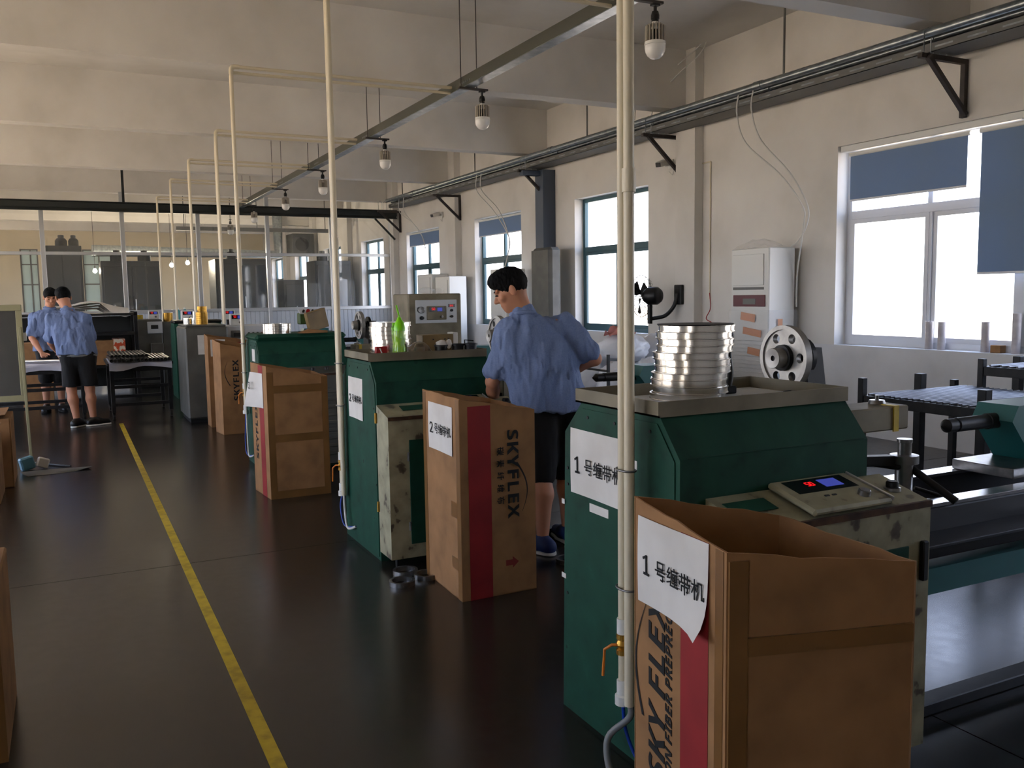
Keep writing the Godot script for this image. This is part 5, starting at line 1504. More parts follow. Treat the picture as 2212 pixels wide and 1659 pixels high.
# ---------------------------------------------------------------- right-hand side: air units, racks, sacks, sill
func air_unit(label: String, x: float, z0: float, z1: float, h: float, m: Material, detail: int) -> Node3D:
	var t := thing("air_conditioner", label, "air conditioner", V(x, 0, (z0 + z1) * 0.5))
	var w := (z1 - z0) * 0.5
	part("body", mb().bx(V(0, 0.04, -w), V(0.385, h, w), 0.012), m, t)
	part("plinth", mb().bx(V(0.01, 0.0, -w + 0.01), V(0.37, 0.04, w - 0.01)), M.tray_grey, t)
	part("upper_panel", mb().bx(V(-0.012, h - 0.42, -w + 0.04), V(0.0, h - 0.07, w - 0.08), 0.004), m, t)
	if detail == 1:
		part("outlet", mb().bx(V(-0.004, h - 0.47, -w + 0.04), V(0.0, h - 0.44, w - 0.08)), M.tray_grey, t)
		var d := part("display", mb().bx(V(-0.012, h - 0.66, -w + 0.05), V(0.0, h - 0.53, w - 0.05), 0.004), M.maroon, t, "maroon display strip")
		part("window", mb().bx(V(-0.014, h - 0.635, -w + 0.22), V(-0.011, h - 0.57, w - 0.20)), M.tray_grey, d)
		for k in 9:
			part("louvre", mb().box(V(-0.008, 0.62 + k * 0.045, 0.0), V(0.018, 0.008, 2.0 * w - 0.12), 0.002, Basis(Vector3(0, 0, 1), 0.5)), m, t)
		var tp := [[h - 0.78, -0.12, 0.12, 0.09], [h - 0.95, -0.08, 0.22, 0.08], [0.86, 0.0, 0.20, 0.08], [h - 1.14, 0.22, 0.29, 0.07]]
		for q in tp:
			part("packing_tape", mb().box(V(-0.02, q[0], (q[1] + q[2]) * 0.5), V(0.002, q[3], q[2] - q[1]), 0.0, Basis(Vector3.RIGHT, 0.12)), M.tape_orange, t)
		part("packing_tape", mb().bx(V(0.12, h - 0.95, w + 0.018), V(0.19, h - 0.80, w + 0.02)), M.tape_orange, t)
		# loose plastic wrap round the lower half
		var rows := []
		var ns := FastNoiseLite.new()
		ns.seed = 9
		ns.frequency = 0.05
		for i in 16:
			var row := []
			var y := h - 0.70 - i * 0.062
			for j in 20:
				var a := j / 19.0
				var p: Vector3
				if a < 0.6:
					p = V(-0.022, y, lerpf(-w, w, a / 0.6))
				else:
					p = V(lerpf(-0.02, 0.39, (a - 0.6) / 0.4), y, w + 0.02)
				var k := ns.get_noise_2d(j * 14.0, i * 9.0) * 0.028
				p += V(-absf(k) if a < 0.62 else 0.0, 0, absf(k) * (2.2 if a > 0.6 else 0.0))
				row.append(p)
			rows.append(row)
		part("plastic_wrap", mb().grid(rows), M.film, t)
		var top := []
		for i in 6:
			var row := []
			for j in 10:
				var a := j / 9.0
				row.append(V(0.02 + i * 0.06, h + 0.004 + 0.09 * sin(PI * a) * sin(PI * (0.15 + i * 0.14)) + absf(ns.get_noise_2d(j * 20.0, i * 20.0 + 300.0)) * 0.05, lerpf(-w + 0.02, w - 0.05, a)))
			top.append(row)
		part("plastic_wrap", mb().grid(top), M.film, t)
	elif detail == 2:
		var ns := FastNoiseLite.new()
		ns.seed = 12
		var rows := []
		for i in 12:
			var row := []
			for j in 10:
				row.append(V(-0.02 - absf(ns.get_noise_2d(j * 16.0, i * 12.0)) * 0.03, h + 0.02 - i * 0.13, lerpf(-w - 0.02, w, j / 9.0)))
			rows.append(row)
		part("plastic_wrap", mb().grid(rows), M.film, t)
	return t

func rod_rack(label: String, x0: float, x1: float, z0: float, z1: float, y: float, n: int, extra: float) -> void:
	var t := thing("rod_rack", label, "rack", V((x0 + x1) * 0.5, 0, (z0 + z1) * 0.5))
	var hx := (x1 - x0) * 0.5
	var hz := (z1 - z0) * 0.5
	for q in [[-hx, -hz, 0.025], [-hx, hz, 0.033], [hx, -hz, 0.025], [hx, hz, 0.033], [0.12, -hz, 0.033]]:
		part("post", mb().bx(V(q[0] - q[2], 0, q[1] - q[2]), V(q[0] + q[2], y + extra * (1.0 if q[0] < 0.5 else 0.4), q[1] + q[2]), 0.003), M.dark_steel, t)
	for s in [-hx, hx]:
		part("end_beam", mb().bx(V(s - 0.02, y - 0.085, -hz + 0.03), V(s + 0.02, y - 0.012, hz - 0.03), 0.003), M.dark_steel, t)
	for s in [-hz, hz]:
		part("long_beam", mb().bx(V(-hx + 0.02, y - 0.085, s - 0.02), V(hx - 0.02, y - 0.012, s + 0.02), 0.003), M.dark_steel, t)
	var m := mb().tube([V(-hx - 0.03, 0, 0), V(hx + 0.03, 0, 0)], 0.009, 8).mesh()
	for k in n:
		solo("steel_rod", "oily dark steel rod lying on the %s" % ("taller rack under the window" if extra < 0.1 else "low rack beside machine number 1"), "rod", m, M.rod, V((x0 + x1) * 0.5 + rng.randf_range(-0.015, 0.015), y, z0 + 0.06 + (z1 - z0 - 0.12) * (k + 0.5) / n), 0.0, "rods on the %s" % ("taller rack" if extra < 0.1 else "low rack"))

func build_right_side() -> void:
	air_unit("white floor-standing air conditioner taped with orange strips beside the wide window", 7.0, -8.23, -7.6, 2.03, M.white_plastic, 1)
	var gc := thing("metal_cabinet", "tall grey-green cabinet with a rounded edge below the steel column", "cabinet", V(7.0, 0, -12.9))
	part("body", mb().bx(V(0, 0.04, -0.34), V(0.22, 2.30, 0.30), 0.05), M.grey_paint, gc)
	part("door", mb().bx(V(-0.012, 0.1, -0.31), V(0.0, 2.26, 0.26), 0.005), M.grey_paint, gc)
	part("plinth", mb().bx(V(0.02, 0, -0.3), V(0.2, 0.05, 0.26)), M.black_matte, gc)
	air_unit("grey air conditioner wrapped in clear film behind the standing man", 6.95, -14.75, -14.1, 2.0, M.white_plastic, 2)
	air_unit("plain white air conditioner with a bright side beside the control cabinet", 6.95, -17.45, -16.7, 1.93, M.white_plastic, 0)
	air_unit("film-wrapped grey unit in front of the window by the partition", 6.95, -18.5, -17.65, 2.0, M.white_plastic, 2)
	# racks with rods
	rod_rack("low dark steel rack of rods beside machine number 1", 5.45, 6.5, -4.88, -3.86, 0.75, 18, 0.12)
	rod_rack("taller dark steel rack of rods under the wide window", 6.66, 7.35, -4.75, -3.4, 0.92, 16, 0.05)
	# wrapped rolls on the sill
	for q in [[-6.0, 0.27, "wrapped plastic roll on the window sill, first of a close pair"], [-5.86, 0.27, "wrapped plastic roll on the window sill, second of a close pair"], [-5.40, 0.28, "wrapped roll with a twist of loose film on the window sill"], [-5.10, 0.36, "tallest wrapped plastic roll standing on the window sill"]]:
		var t := thing("plastic_roll", q[2], "roll", V(7.60, 0.951, q[0]), 0.0, "rolls on the sill")
		part("core", mb().tube([V(0, 0, 0), V(0, q[1], 0)], 0.036, 16), tmat(noise_tex(0.03, [[0.0, Color(0.62, 0.58, 0.57)], [1.0, Color(0.75, 0.71, 0.70)]], 81, 128, 3), 2.0, 0.4), t)
		part("film", mb().tube([V(0, 0.0, 0), V(0.002, q[1] * 0.4, 0.001), V(0, q[1] + 0.01, 0)], [0.041, 0.0385, 0.042], 14, false), M.film, t)
		if q[1] == 0.28:
			var ns := FastNoiseLite.new()
			ns.seed = 21
			part("loose_film", mb().blob(V(-0.01, q[1] + 0.05, 0.06), V(0.03, 0.055, 0.035), ns, 0.8, 14, 9), M.film, t)
	for q in [[-5.27, "small carton standing on the sill between two rolls"], [-4.92, "small carton on the sill beside the tallest roll"]]:
		solo("small_carton", q[1], "carton", mb().bx(V(-0.04, 0, -0.05), V(0.04, 0.07, 0.05), 0.003), M.card, V(7.6, 0.951, q[0]))
	# black trolley piled with white sacks
	var tr := thing("trolley", "thin black steel trolley carrying white plastic sacks", "trolley", V(5.25, 0, -7.7))
	for q in [[-0.62, 0.5], [0.62, 0.5], [-0.62, -0.5], [0.62, -0.5]]:
		part("post", mb().bx(V(q[0] - 0.012, 0, q[1] - 0.012), V(q[0] + 0.012, 0.96, q[1] + 0.012)), M.black, tr)
	part("deck", mb().bx(V(-0.62, 0.44, -0.5), V(0.62, 0.46, 0.5), 0.003), M.dark_steel, tr)
	part("hand_rail", mb().tube([V(-0.62, 0.80, -0.5), V(-0.62, 0.80, 0.5)], 0.011, 8), M.black, tr)
	part("hand_rail", mb().tube([V(0.62, 0.80, -0.5), V(0.62, 0.80, 0.5)], 0.011, 8), M.black, tr)
	var ns := FastNoiseLite.new()
	ns.seed = 33
	ns.frequency = 0.03
	var sk := [[-0.37, 0.64, 0.24, 0.20, 0.20, 0.2, "white plastic sack at the rail end of the black trolley"], [0.03, 0.66, 0.24, 0.19, 0.21, 0.2, "white plastic sack in the middle of the black trolley"], [0.41, 0.62, 0.24, 0.175, 0.17, 0.19, "white plastic sack at the wall end of the black trolley"], [-0.34, 0.66, -0.24, 0.22, 0.22, 0.2, "white plastic sack at the back corner of the black trolley"], [0.12, 0.68, -0.24, 0.22, 0.23, 0.2, "tall white plastic sack at the back of the black trolley"], [-0.12, 0.98, 0.0, 0.28, 0.15, 0.22, "white plastic sack on top of the trolley pile with pink cloth"], [0.35, 0.95, -0.05, 0.2, 0.16, 0.22, "bright white sack on top of the trolley pile beside the other"]]
	for q in sk:
		solo("plastic_sack", q[6], "sack", mb().blob(Vector3.ZERO, V(q[3], q[4], q[5]), ns, 0.35, 28, 18, 0.93), M.sack, V(5.25 + q[0], q[1] + (0.005 if q[1] < 0.8 else 0.0), -7.7 + q[2]))
	var pc := []
	for i in 7:
		var row := []
		for j in 8:
			row.append(V(-0.14 + j * 0.04, 0.03 + absf(ns.get_noise_2d(j * 60.0, i * 60.0)) * 0.16 - 0.012 * absf(j - 3.5), -0.1 + i * 0.03))
		pc.append(row)
	solo("pink_cloth", "crumpled pink cloth lying on the white sack pile", "cloth", mb().sheet(pc, 0.004), mat(Color(0.72, 0.48, 0.46), 0.9), V(5.05, 1.125, -7.62))
	# tree outside the second window
	var tree := thing("bare_tree", "bare twiggy shrub outside the window behind the fan", "shrub", V(10.5, -0.25, -14.2))
	var tw := mb()
	var r2 := RandomNumberGenerator.new()
	r2.seed = 3
	for k in 60:
		var a := r2.randf() * TAU
		var h := r2.randf_range(1.2, 2.4)
		var s := r2.randf_range(0.2, 0.7)
		tw.tube([V(0, 0.2, 0), V(cos(a) * s * 0.4, h * 0.55, sin(a) * s * 0.4), V(cos(a) * s, h, sin(a) * s)], [0.014, 0.008, 0.003], 4, false)
	part("twigs", tw, M.foliage, tree)

# ---------------------------------------------------------------- left-hand side: tables, board, cartons
func tube_table(label: String, x0: float, x1: float, z0: float, z1: float) -> void:
	var t := thing("work_table", label, "table", V((x0 + x1) * 0.5, 0, (z0 + z1) * 0.5))
	var hx := (x1 - x0) * 0.5
	var hz := (z1 - z0) * 0.5
	part("table_top", mb().bx(V(-hx, 0.70, -hz), V(hx, 0.735, hz), 0.004), M.dark_steel, t)
	part("apron", mb().bx(V(-hx + 0.03, 0.62, hz - 0.05), V(hx - 0.03, 0.70, hz - 0.02)), M.dark_steel, t)
	for q in [[-hx + 0.05, -hz + 0.05], [hx - 0.05, -hz + 0.05], [-hx + 0.05, hz - 0.05], [hx - 0.05, hz - 0.05]]:
		part("leg", mb().bx(V(q[0] - 0.025, 0.09, q[1] - 0.025), V(q[0] + 0.025, 0.70, q[1] + 0.025), 0.003), M.dark_steel, t)
		part("caster", mb().tube([V(q[0] - 0.015, 0.045, q[1]), V(q[0] + 0.015, 0.045, q[1])], 0.045, 14), M.black, t)
	for z in [-hz + 0.05, hz - 0.05]:
		part("stretcher", mb().bx(V(-hx + 0.07, 0.17, z - 0.018), V(hx - 0.07, 0.21, z + 0.018)), M.dark_steel, t)
		part("stretcher", mb().bx(V(-hx + 0.07, 0.40, z - 0.018), V(hx - 0.07, 0.44, z + 0.018)), M.dark_steel, t)

func paper_cover(label: String, x0: float, x1: float, z0: float, z1: float, y: float, drop: float) -> void:
	var rows := []
	for i in 12:
		var row := []
		var c := i / 11.0
		for j in 10:
			var a := j / 9.0
			var zz := lerpf(z0, z1, minf(c / 0.7, 1.0))
			var yy := 0.004 * sin(a * 13.0 + c * 8.0) + 0.004
			if c > 0.7:
				var d := (c - 0.7) / 0.3
				zz += 0.02 + 0.02 * sin(a * 9.0) * d
				yy -= drop * d * (0.75 + 0.25 * sin(a * 6.0 + 1.0))
			row.append(V(lerpf(x0, x1, a), y + yy, zz))
		rows.append(row)
	solo("paper_cover", label, "paper", mb().sheet(rows, 0.0015), M.cloth_white, Vector3.ZERO)

func build_left_side() -> void:
	tube_table("dark steel table on casters covered with white paper and many grey tubes", 0.44, 1.24, -13.75, -12.55)
	paper_cover("white paper hanging over the edge of the table full of tubes", 0.46, 1.22, -13.6, -12.545, 0.742, 0.11)
	var tm := mb().lathe(Transform3D(axis_z(), Vector3.ZERO), [Vector2(0.018, -0.55), Vector2(0.022, -0.55), Vector2(0.022, 0.55), Vector2(0.018, 0.55), Vector2(0.018, 0.4), Vector2(0.0, 0.4)], 12).mesh()
	for k in 16:
		solo("metal_tube", "grey metal tube in the row on the paper-covered table", "tube", tm, M.rod, V(0.49 + k * 0.0465, 0.770 + rng.randf() * 0.003, -13.05 + rng.randf_range(-0.02, 0.03)), 0.0, "tubes on the table by the grey machine")
	for k in 10:
		solo("metal_tube", "grey metal tube lying on top of the row at table's rear", "tube", tm, M.rod, V(0.513 + k * 0.0465, 0.812, -13.3 + rng.randf_range(-0.02, 0.02)), 0.0, "upper tubes on the table by the grey machine")
	tube_table("dark steel table on casters between the two workers with few tubes", -1.0, 0.20, -13.6, -12.75)
	paper_cover("white paper spread over the table between the two workers", -0.98, 0.18, -13.4, -12.745, 0.742, 0.14)
	for k in 6:
		var o := solo("metal_tube", "shiny tube lying across the table between the workers", "tube", mb().tube([V(-0.42, 0, 0), V(0.42, 0, 0)], 0.016, 10), M.bright_alu, V(-0.25 + k * 0.03, 0.768 + 0.003 * k, -13.2 + k * 0.06), -0.35, "tubes between the workers")
		o.rotation.x = 0.0
	# cartons behind the table
	solo("small_carton", "pale brown carton standing behind the left worker's table", "carton", mb().bx(V(-0.2, 0, -0.15), V(0.2, 0.95, 0.15), 0.006), M.card, V(-0.42, 0, -14.75))
	# board on a wooden stand
	var b := thing("notice_board", "grey notice board in a pale wooden frame on a stand", "board", V(-1.0, 0, -10.1))
	part("panel", mb().bx(V(-0.6, 0.60, -0.01), V(0.56, 1.48, 0.01)), M.board, b)
	part("frame_rail", mb().bx(V(-0.64, 1.46, -0.02), V(0.61, 1.52, 0.025), 0.004), M.board_frame, b)
	part("frame_rail", mb().bx(V(-0.64, 0.56, -0.02), V(0.61, 0.62, 0.025), 0.004), M.board_frame, b)
	for s in [-0.64, 0.555]:
		part("frame_post", mb().bx(V(s, 0.62, -0.02), V(s + 0.055, 1.46, 0.025), 0.004), M.board_frame, b)
		part("leg", mb().bar(V(s + 0.03, 1.30, 0.05), V(s + 0.055, 0.0, 0.12), 0.05, 0.025, 0.003), M.board_frame, b)
		part("leg", mb().bar(V(s + 0.03, 1.30, -0.04), V(s + 0.03, 0.0, -0.40), 0.04, 0.022, 0.003), M.board_frame, b)
	part("clip", mb().bx(V(0.60, 1.16, -0.02), V(0.64, 1.24, 0.02), 0.004), M.white_plastic, b)
	# cartons at the aisle edge
	var k1 := thing("carton", "closed brown carton with dark edge under the notice board", "carton", V(-0.85, 0, -8.75))
	part("body", mb().bx(V(-0.4, 0, -0.3), V(0.38, 0.58, 0.3), 0.006), M.card, k1)
	part("flap", mb().box(V(0.1, 0.60, 0.0), V(0.5, 0.006, 0.58), 0.0, Basis(Vector3(0, 0, 1), 0.06)), M.card, k1)
	part("edge_tape", mb().bx(V(0.381, 0.0, 0.24), V(0.384, 0.58, 0.30)), M.card, k1)
	var k2 := thing("carton", "low brown carton in front of the taller one under the notice board", "carton", V(-0.88, 0, -8.05))
	part("body", mb().bx(V(-0.4, 0, -0.28), V(0.35, 0.50, 0.28), 0.006), M.card, k2)
	part("flap", mb().box(V(0.30, 0.53, 0.05), V(0.006, 0.16, 0.45), 0.0, Basis(Vector3(0, 0, 1), -0.9)), M.card, k2)
	var k3 := thing("carton", "large dark brown carton at the aisle edge under blue film", "carton", V(-0.72, 0, -3.62))
	part("body", mb().bx(V(-0.45, 0, -0.30), V(0.46, 0.60, 0.28), 0.006), M.card, k3)
	part("edge_tape", mb().bx(V(0.40, 0.0, 0.281), V(0.46, 0.60, 0.283)), M.tape, k3)
	var ns := FastNoiseLite.new()
	ns.seed = 77
	ns.frequency = 0.04
	solo("blue_film_bag", "crumpled shiny bag of bluish plastic film on the dark carton", "film", mb().blob(Vector3.ZERO, V(0.34, 0.20, 0.24), ns, 0.4, 30, 20, 0.95), bump(mat(Color(0.30, 0.42, 0.55), 0.15), 0.03, 1.5, 8), V(-0.66, 0.79, -3.65))
	# scraps on the floor
	solo("blue_packet", "small pale blue packet lying on the floor by the cartons", "packet", mb().box(V(0, 0.06, 0), V(0.12, 0.12, 0.07), 0.012, Basis(Vector3(0, 0, 1), 0.2)), mat(Color(0.38, 0.58, 0.66), 0.4), V(-0.40, 0.003, -9.25), 0.4)
	solo("white_packet", "small white packet beside the blue one on the floor", "packet", mb().box(V(0, 0.045, 0), V(0.10, 0.09, 0.06), 0.01, Basis(Vector3(0, 0, 1), -0.35)), M.paper, V(-0.27, 0.012, -9.25), 0.2)
	solo("floor_sheet", "thin grey sheet lying on the floor under the packets", "sheet", mb().sheet([[V(-0.25, 0.003, -0.1), V(0.0, 0.004, -0.12), V(0.3, 0.003, -0.02)], [V(-0.22, 0.003, 0.05), V(0.02, 0.006, 0.06), V(0.34, 0.02, 0.03)], [V(-0.18, 0.003, 0.16), V(0.04, 0.003, 0.15), V(0.2, 0.003, 0.1)]], 0.002), M.tray_grey, V(-0.2, 0.0, -9.05))
	solo("umbrella", "folded black stick leaning over the packets on the floor", "stick", mb().tube([V(0, 0.012, 0), V(0.34, 0.012, 0.42)], 0.010, 8), M.black, V(-0.38, 0, -9.6))
# ---------------------------------------------------------------- people: distance fields meshed as surface nets
class Field:
	var lo: Vector3
	var cell: float
	var nx: int
	var ny: int
	var nz: int
	var f := PackedFloat32Array()
	func _init(a: Vector3, b: Vector3, c: float) -> void:
		lo = a
		cell = c
		nx = int((b.x - a.x) / c) + 2
		ny = int((b.y - a.y) / c) + 2
		nz = int((b.z - a.z) / c) + 2
		f.resize(nx * ny * nz)
		f.fill(10.0)
	func span(a: Vector3, b: Vector3) -> Array:
		return [maxi(0, int((a.x - lo.x) / cell)), mini(nx - 1, int((b.x - lo.x) / cell) + 1), maxi(0, int((a.y - lo.y) / cell)), mini(ny - 1, int((b.y - lo.y) / cell) + 1), maxi(0, int((a.z - lo.z) / cell)), mini(nz - 1, int((b.z - lo.z) / cell) + 1)]
	func put(i: int, d: float, k: float) -> void:
		var a := f[i]
		var h := k - absf(a - d)
		f[i] = minf(a, d) - (h * h / (4.0 * k) if h > 0.0 else 0.0)
	func cap(a: Vector3, b: Vector3, ra: float, rb: float, k := 0.03) -> void:
		var m := maxf(ra, rb) + k + cell * 2.0
		var e := Vector3.ONE * m
		var s := span(a.min(b) - e, a.max(b) + e)
		var ab := b - a
		var l2 := maxf(ab.length_squared(), 1e-9)
		for z in range(s[4], s[5] + 1):
			for y in range(s[2], s[3] + 1):
				var row := (z * ny + y) * nx
				for x in range(s[0], s[1] + 1):
					var p := lo + Vector3(x, y, z) * cell
					var t := clampf((p - a).dot(ab) / l2, 0.0, 1.0)
					put(row + x, (p - a - ab * t).length() - lerpf(ra, rb, t), k)
	func ell(c: Vector3, r: Vector3, b: Basis, k := 0.02) -> void:
		var m := maxf(r.x, maxf(r.y, r.z)) + k + cell * 2.0
		var s := span(c - Vector3.ONE * m, c + Vector3.ONE * m)
		var inv := b.transposed()
		var rm := minf(r.x, minf(r.y, r.z))
		for z in range(s[4], s[5] + 1):
			for y in range(s[2], s[3] + 1):
				var row := (z * ny + y) * nx
				for x in range(s[0], s[1] + 1):
					var p := inv * (lo + Vector3(x, y, z) * cell - c)
					var q := p / r
					var l := q.length()
					var g := (p / (r * r)).length()
					put(row + x, l * (l - 1.0) / maxf(g, 1e-6) if l > 0.2 else -rm, k)
	func cut(at: Vector3, n: Vector3) -> void:   # keep the side against n
		for z in nz:
			for y in ny:
				var row := (z * ny + y) * nx
				for x in nx:
					var d := (lo + Vector3(x, y, z) * cell - at).dot(n)
					if d > f[row + x]:
						f[row + x] = d
	func wrinkle(noise: FastNoiseLite, amp: float, sc: Vector3) -> void:
		for z in nz:
			for y in ny:
				var row := (z * ny + y) * nx
				for x in nx:
					if absf(f[row + x]) < 0.05:
						f[row + x] += noise.get_noise_3dv((lo + Vector3(x, y, z) * cell) * sc) * amp
	func net(out: Mb) -> void:
		var idx := {}
		var vs := PackedVector3Array()
		var nn := PackedVector3Array()
		var sy := nx
		var sz := nx * ny
		var co := [0, 1, sy, sy + 1, sz, sz + 1, sz + sy, sz + sy + 1]
		var cp := [Vector3(0, 0, 0), Vector3(1, 0, 0), Vector3(0, 1, 0), Vector3(1, 1, 0), Vector3(0, 0, 1), Vector3(1, 0, 1), Vector3(0, 1, 1), Vector3(1, 1, 1)]
		var ed := [[0, 1], [2, 3], [4, 5], [6, 7], [0, 2], [1, 3], [4, 6], [5, 7], [0, 4], [1, 5], [2, 6], [3, 7]]
		for z in nz - 1:
			for y in ny - 1:
				var row := (z * ny + y) * nx
				for x in nx - 1:
					var i := row + x
					if f[i] > cell * 4.0:
						continue
					var neg := 0
					for c in 8:
						if f[i + co[c]] < 0.0:
							neg += 1
					if neg == 0 or neg == 8:
						continue
					var s := Vector3.ZERO
					var m := 0
					for e in ed:
						var a: float = f[i + co[e[0]]]
						var b: float = f[i + co[e[1]]]
						if (a < 0.0) != (b < 0.0):
							s += cp[e[0]].lerp(cp[e[1]], a / (a - b))
							m += 1
					var q := s / m
					var g := Vector3.ZERO
					for c in 8:
						var w: Vector3 = cp[c]
						var v: float = f[i + co[c]]
						var wx := q.x if w.x > 0.5 else 1.0 - q.x
						var wy := q.y if w.y > 0.5 else 1.0 - q.y
						var wz := q.z if w.z > 0.5 else 1.0 - q.z
						g += v * Vector3((1.0 if w.x > 0.5 else -1.0) * wy * wz, (1.0 if w.y > 0.5 else -1.0) * wx * wz, (1.0 if w.z > 0.5 else -1.0) * wx * wy)
					idx[i] = vs.size()
					vs.append(lo + (Vector3(x, y, z) + q) * cell)
					nn.append(g.normalized() if g.length() > 1e-9 else Vector3.UP)
		for i in idx:
			var a: float = f[i]
			for ax in 3:
				var st: int = [1, sy, sz][ax]
				var b: float = f[i + st]
				if (a < 0.0) == (b < 0.0):
					continue
				var u: int = [sy, sz, 1][ax]
				var w: int = [sz, 1, sy][ax]
				if idx.has(i - u) and idx.has(i - w) and idx.has(i - u - w):
					var q := [idx[i], idx[i - u], idx[i - u - w], idx[i - w]]
					out.quads(vs[q[0]], vs[q[1]], vs[q[2]], vs[q[3]], nn[q[0]], nn[q[1]], nn[q[2]], nn[q[3]])

func bounds(pts: Array, m: float) -> Array:
	var a: Vector3 = pts[0]
	var b: Vector3 = pts[0]
	for p in pts:
		a = a.min(p)
		b = b.max(p)
	return [a - Vector3.ONE * m, b + Vector3.ONE * m]

func hand(out: Mb, wrist: Vector3, d: Vector3, s: Vector3, curl: float, cell := 0.004) -> void:
	# d: from the wrist to the knuckles, s: towards the thumb
	d = d.normalized()
	s = (s - d * s.dot(d)).normalized()
	var n := d.cross(s)
	var fl := Field.new(wrist - Vector3.ONE * 0.13 + d * 0.06, wrist + Vector3.ONE * 0.13 + d * 0.10, cell)
	fl.cap(wrist - d * 0.03, wrist + d * 0.02, 0.024, 0.022, 0.02)
	for i in 4:
		var off := s * (0.028 - i * 0.0187)
		var base: Vector3 = wrist + d * (0.086 - absf(i - 1) * 0.005) + off
		fl.cap(wrist + d * 0.015 + off * 0.55, base, 0.0145, 0.0115, 0.014)
		var len: float = [0.040, 0.045, 0.041, 0.032][i]
		var dir := d
		var p := base
		var r := 0.0095
		for k in 3:
			dir = dir.rotated(s, curl * (0.8 if k == 0 else 1.0)).normalized()
			var q: Vector3 = p + dir * len * [1.0, 0.68, 0.52][k]
			fl.cap(p, q, r, r - 0.0011, 0.005)
			p = q
			r -= 0.0011
	var tp := wrist + d * 0.026 + s * 0.020
	var td := (d * 0.62 + s * 0.72 + n * 0.15).normalized()
	var t1 := tp + td * 0.042
	var t2 := t1 + (d * 0.85 + s * 0.35).normalized().rotated(s, curl * 0.3) * 0.032
	var t3 := t2 + (d * 0.95 + s * 0.12).normalized().rotated(s, curl * 0.5) * 0.024
	fl.cap(tp, t1, 0.0155, 0.0115, 0.014)
	fl.cap(t1, t2, 0.0115, 0.0105, 0.005)
	fl.cap(t2, t3, 0.0105, 0.0088, 0.005)
	fl.net(out)

func head(t: Node3D, out: Mb, c: Vector3, fwd: Vector3, up: Vector3, neck: Vector3, cell: float, style: int) -> void:
	fwd = fwd.normalized()
	var rt := fwd.cross(up).normalized()
	up = rt.cross(fwd).normalized()
	var b := Basis(rt, up, -fwd)
	var fl := Field.new(c - Vector3.ONE * 0.19, c + Vector3.ONE * 0.17, cell)
	fl.ell(c + up * 0.025 - fwd * 0.012, V(0.075, 0.092, 0.092), b, 0.02)
	fl.ell(c - up * 0.045 + fwd * 0.028, V(0.058, 0.07, 0.062), b, 0.04)
	fl.ell(c - up * 0.095 + fwd * 0.055, V(0.026, 0.02, 0.022), b, 0.04)
	fl.cap(c - up * 0.04 - fwd * 0.02, neck, 0.056, 0.062, 0.03)
	fl.cap(c + fwd * 0.083 + up * 0.012, c + fwd * 0.108 - up * 0.026, 0.008, 0.0135, 0.012)
	fl.cap(c + fwd * 0.094 - up * 0.03 - rt * 0.012, c + fwd * 0.094 - up * 0.03 + rt * 0.012, 0.008, 0.008, 0.008)
	for s in [-1.0, 1.0]:
		fl.ell(c + rt * s * 0.082 - fwd * 0.012 - up * 0.004, V(0.009, 0.033, 0.02), Basis(up, s * 0.35) * b, 0.008)
		fl.cap(c + rt * s * 0.045 + fwd * 0.075 + up * 0.028, c + rt * s * 0.016 + fwd * 0.084 + up * 0.026, 0.011, 0.011, 0.015)
		fl.ell(c + rt * s * 0.045 + fwd * 0.06 - up * 0.02, V(0.024, 0.018, 0.018), b, 0.02)
	fl.cap(c + fwd * 0.084 - up * 0.060 - rt * 0.02, c + fwd * 0.084 - up * 0.060 + rt * 0.02, 0.008, 0.008, 0.006)
	fl.cap(c + fwd * 0.080 - up * 0.072 - rt * 0.016, c + fwd * 0.080 - up * 0.072 + rt * 0.016, 0.009, 0.009, 0.006)
	fl.net(out)
	# hair
	var h := Field.new(c - Vector3.ONE * 0.16, c + Vector3.ONE * 0.18, cell)
	h.ell(c + up * 0.040 - fwd * 0.018, V(0.085, 0.098, 0.100), b, 0.02)
	if style == 1:
		h.ell(c + up * 0.085 + fwd * 0.035, V(0.075, 0.055, 0.075), b, 0.03)
	else:
		h.ell(c + up * 0.08 + fwd * 0.02, V(0.078, 0.056, 0.08), b, 0.03)
	h.cut(c + fwd * 0.092 + up * 0.050, (fwd * 0.150 - up * 0.175).normalized())
	h.cut(c - up * 0.095, -up)
	var nz := FastNoiseLite.new()
	nz.seed = 8
	nz.frequency = 0.9
	h.wrinkle(nz, 0.006, V(60, 22, 60))
	var hm := mb()
	h.net(hm)
	part("hair", hm, M.hair, t)
	var e := mb()
	for s in [-1.0, 1.0]:
		e.blob(c + rt * s * 0.031 + fwd * 0.088 + up * 0.006, V(0.011, 0.0045, 0.011), nz, 0.0, 10, 8)
		e.bar(c + rt * s * 0.018 + fwd * 0.094 + up * 0.03, c + rt * s * 0.046 + fwd * 0.084 + up * 0.031, 0.006, 0.007)
	part("eyes_and_brows", e, M.hair, t)

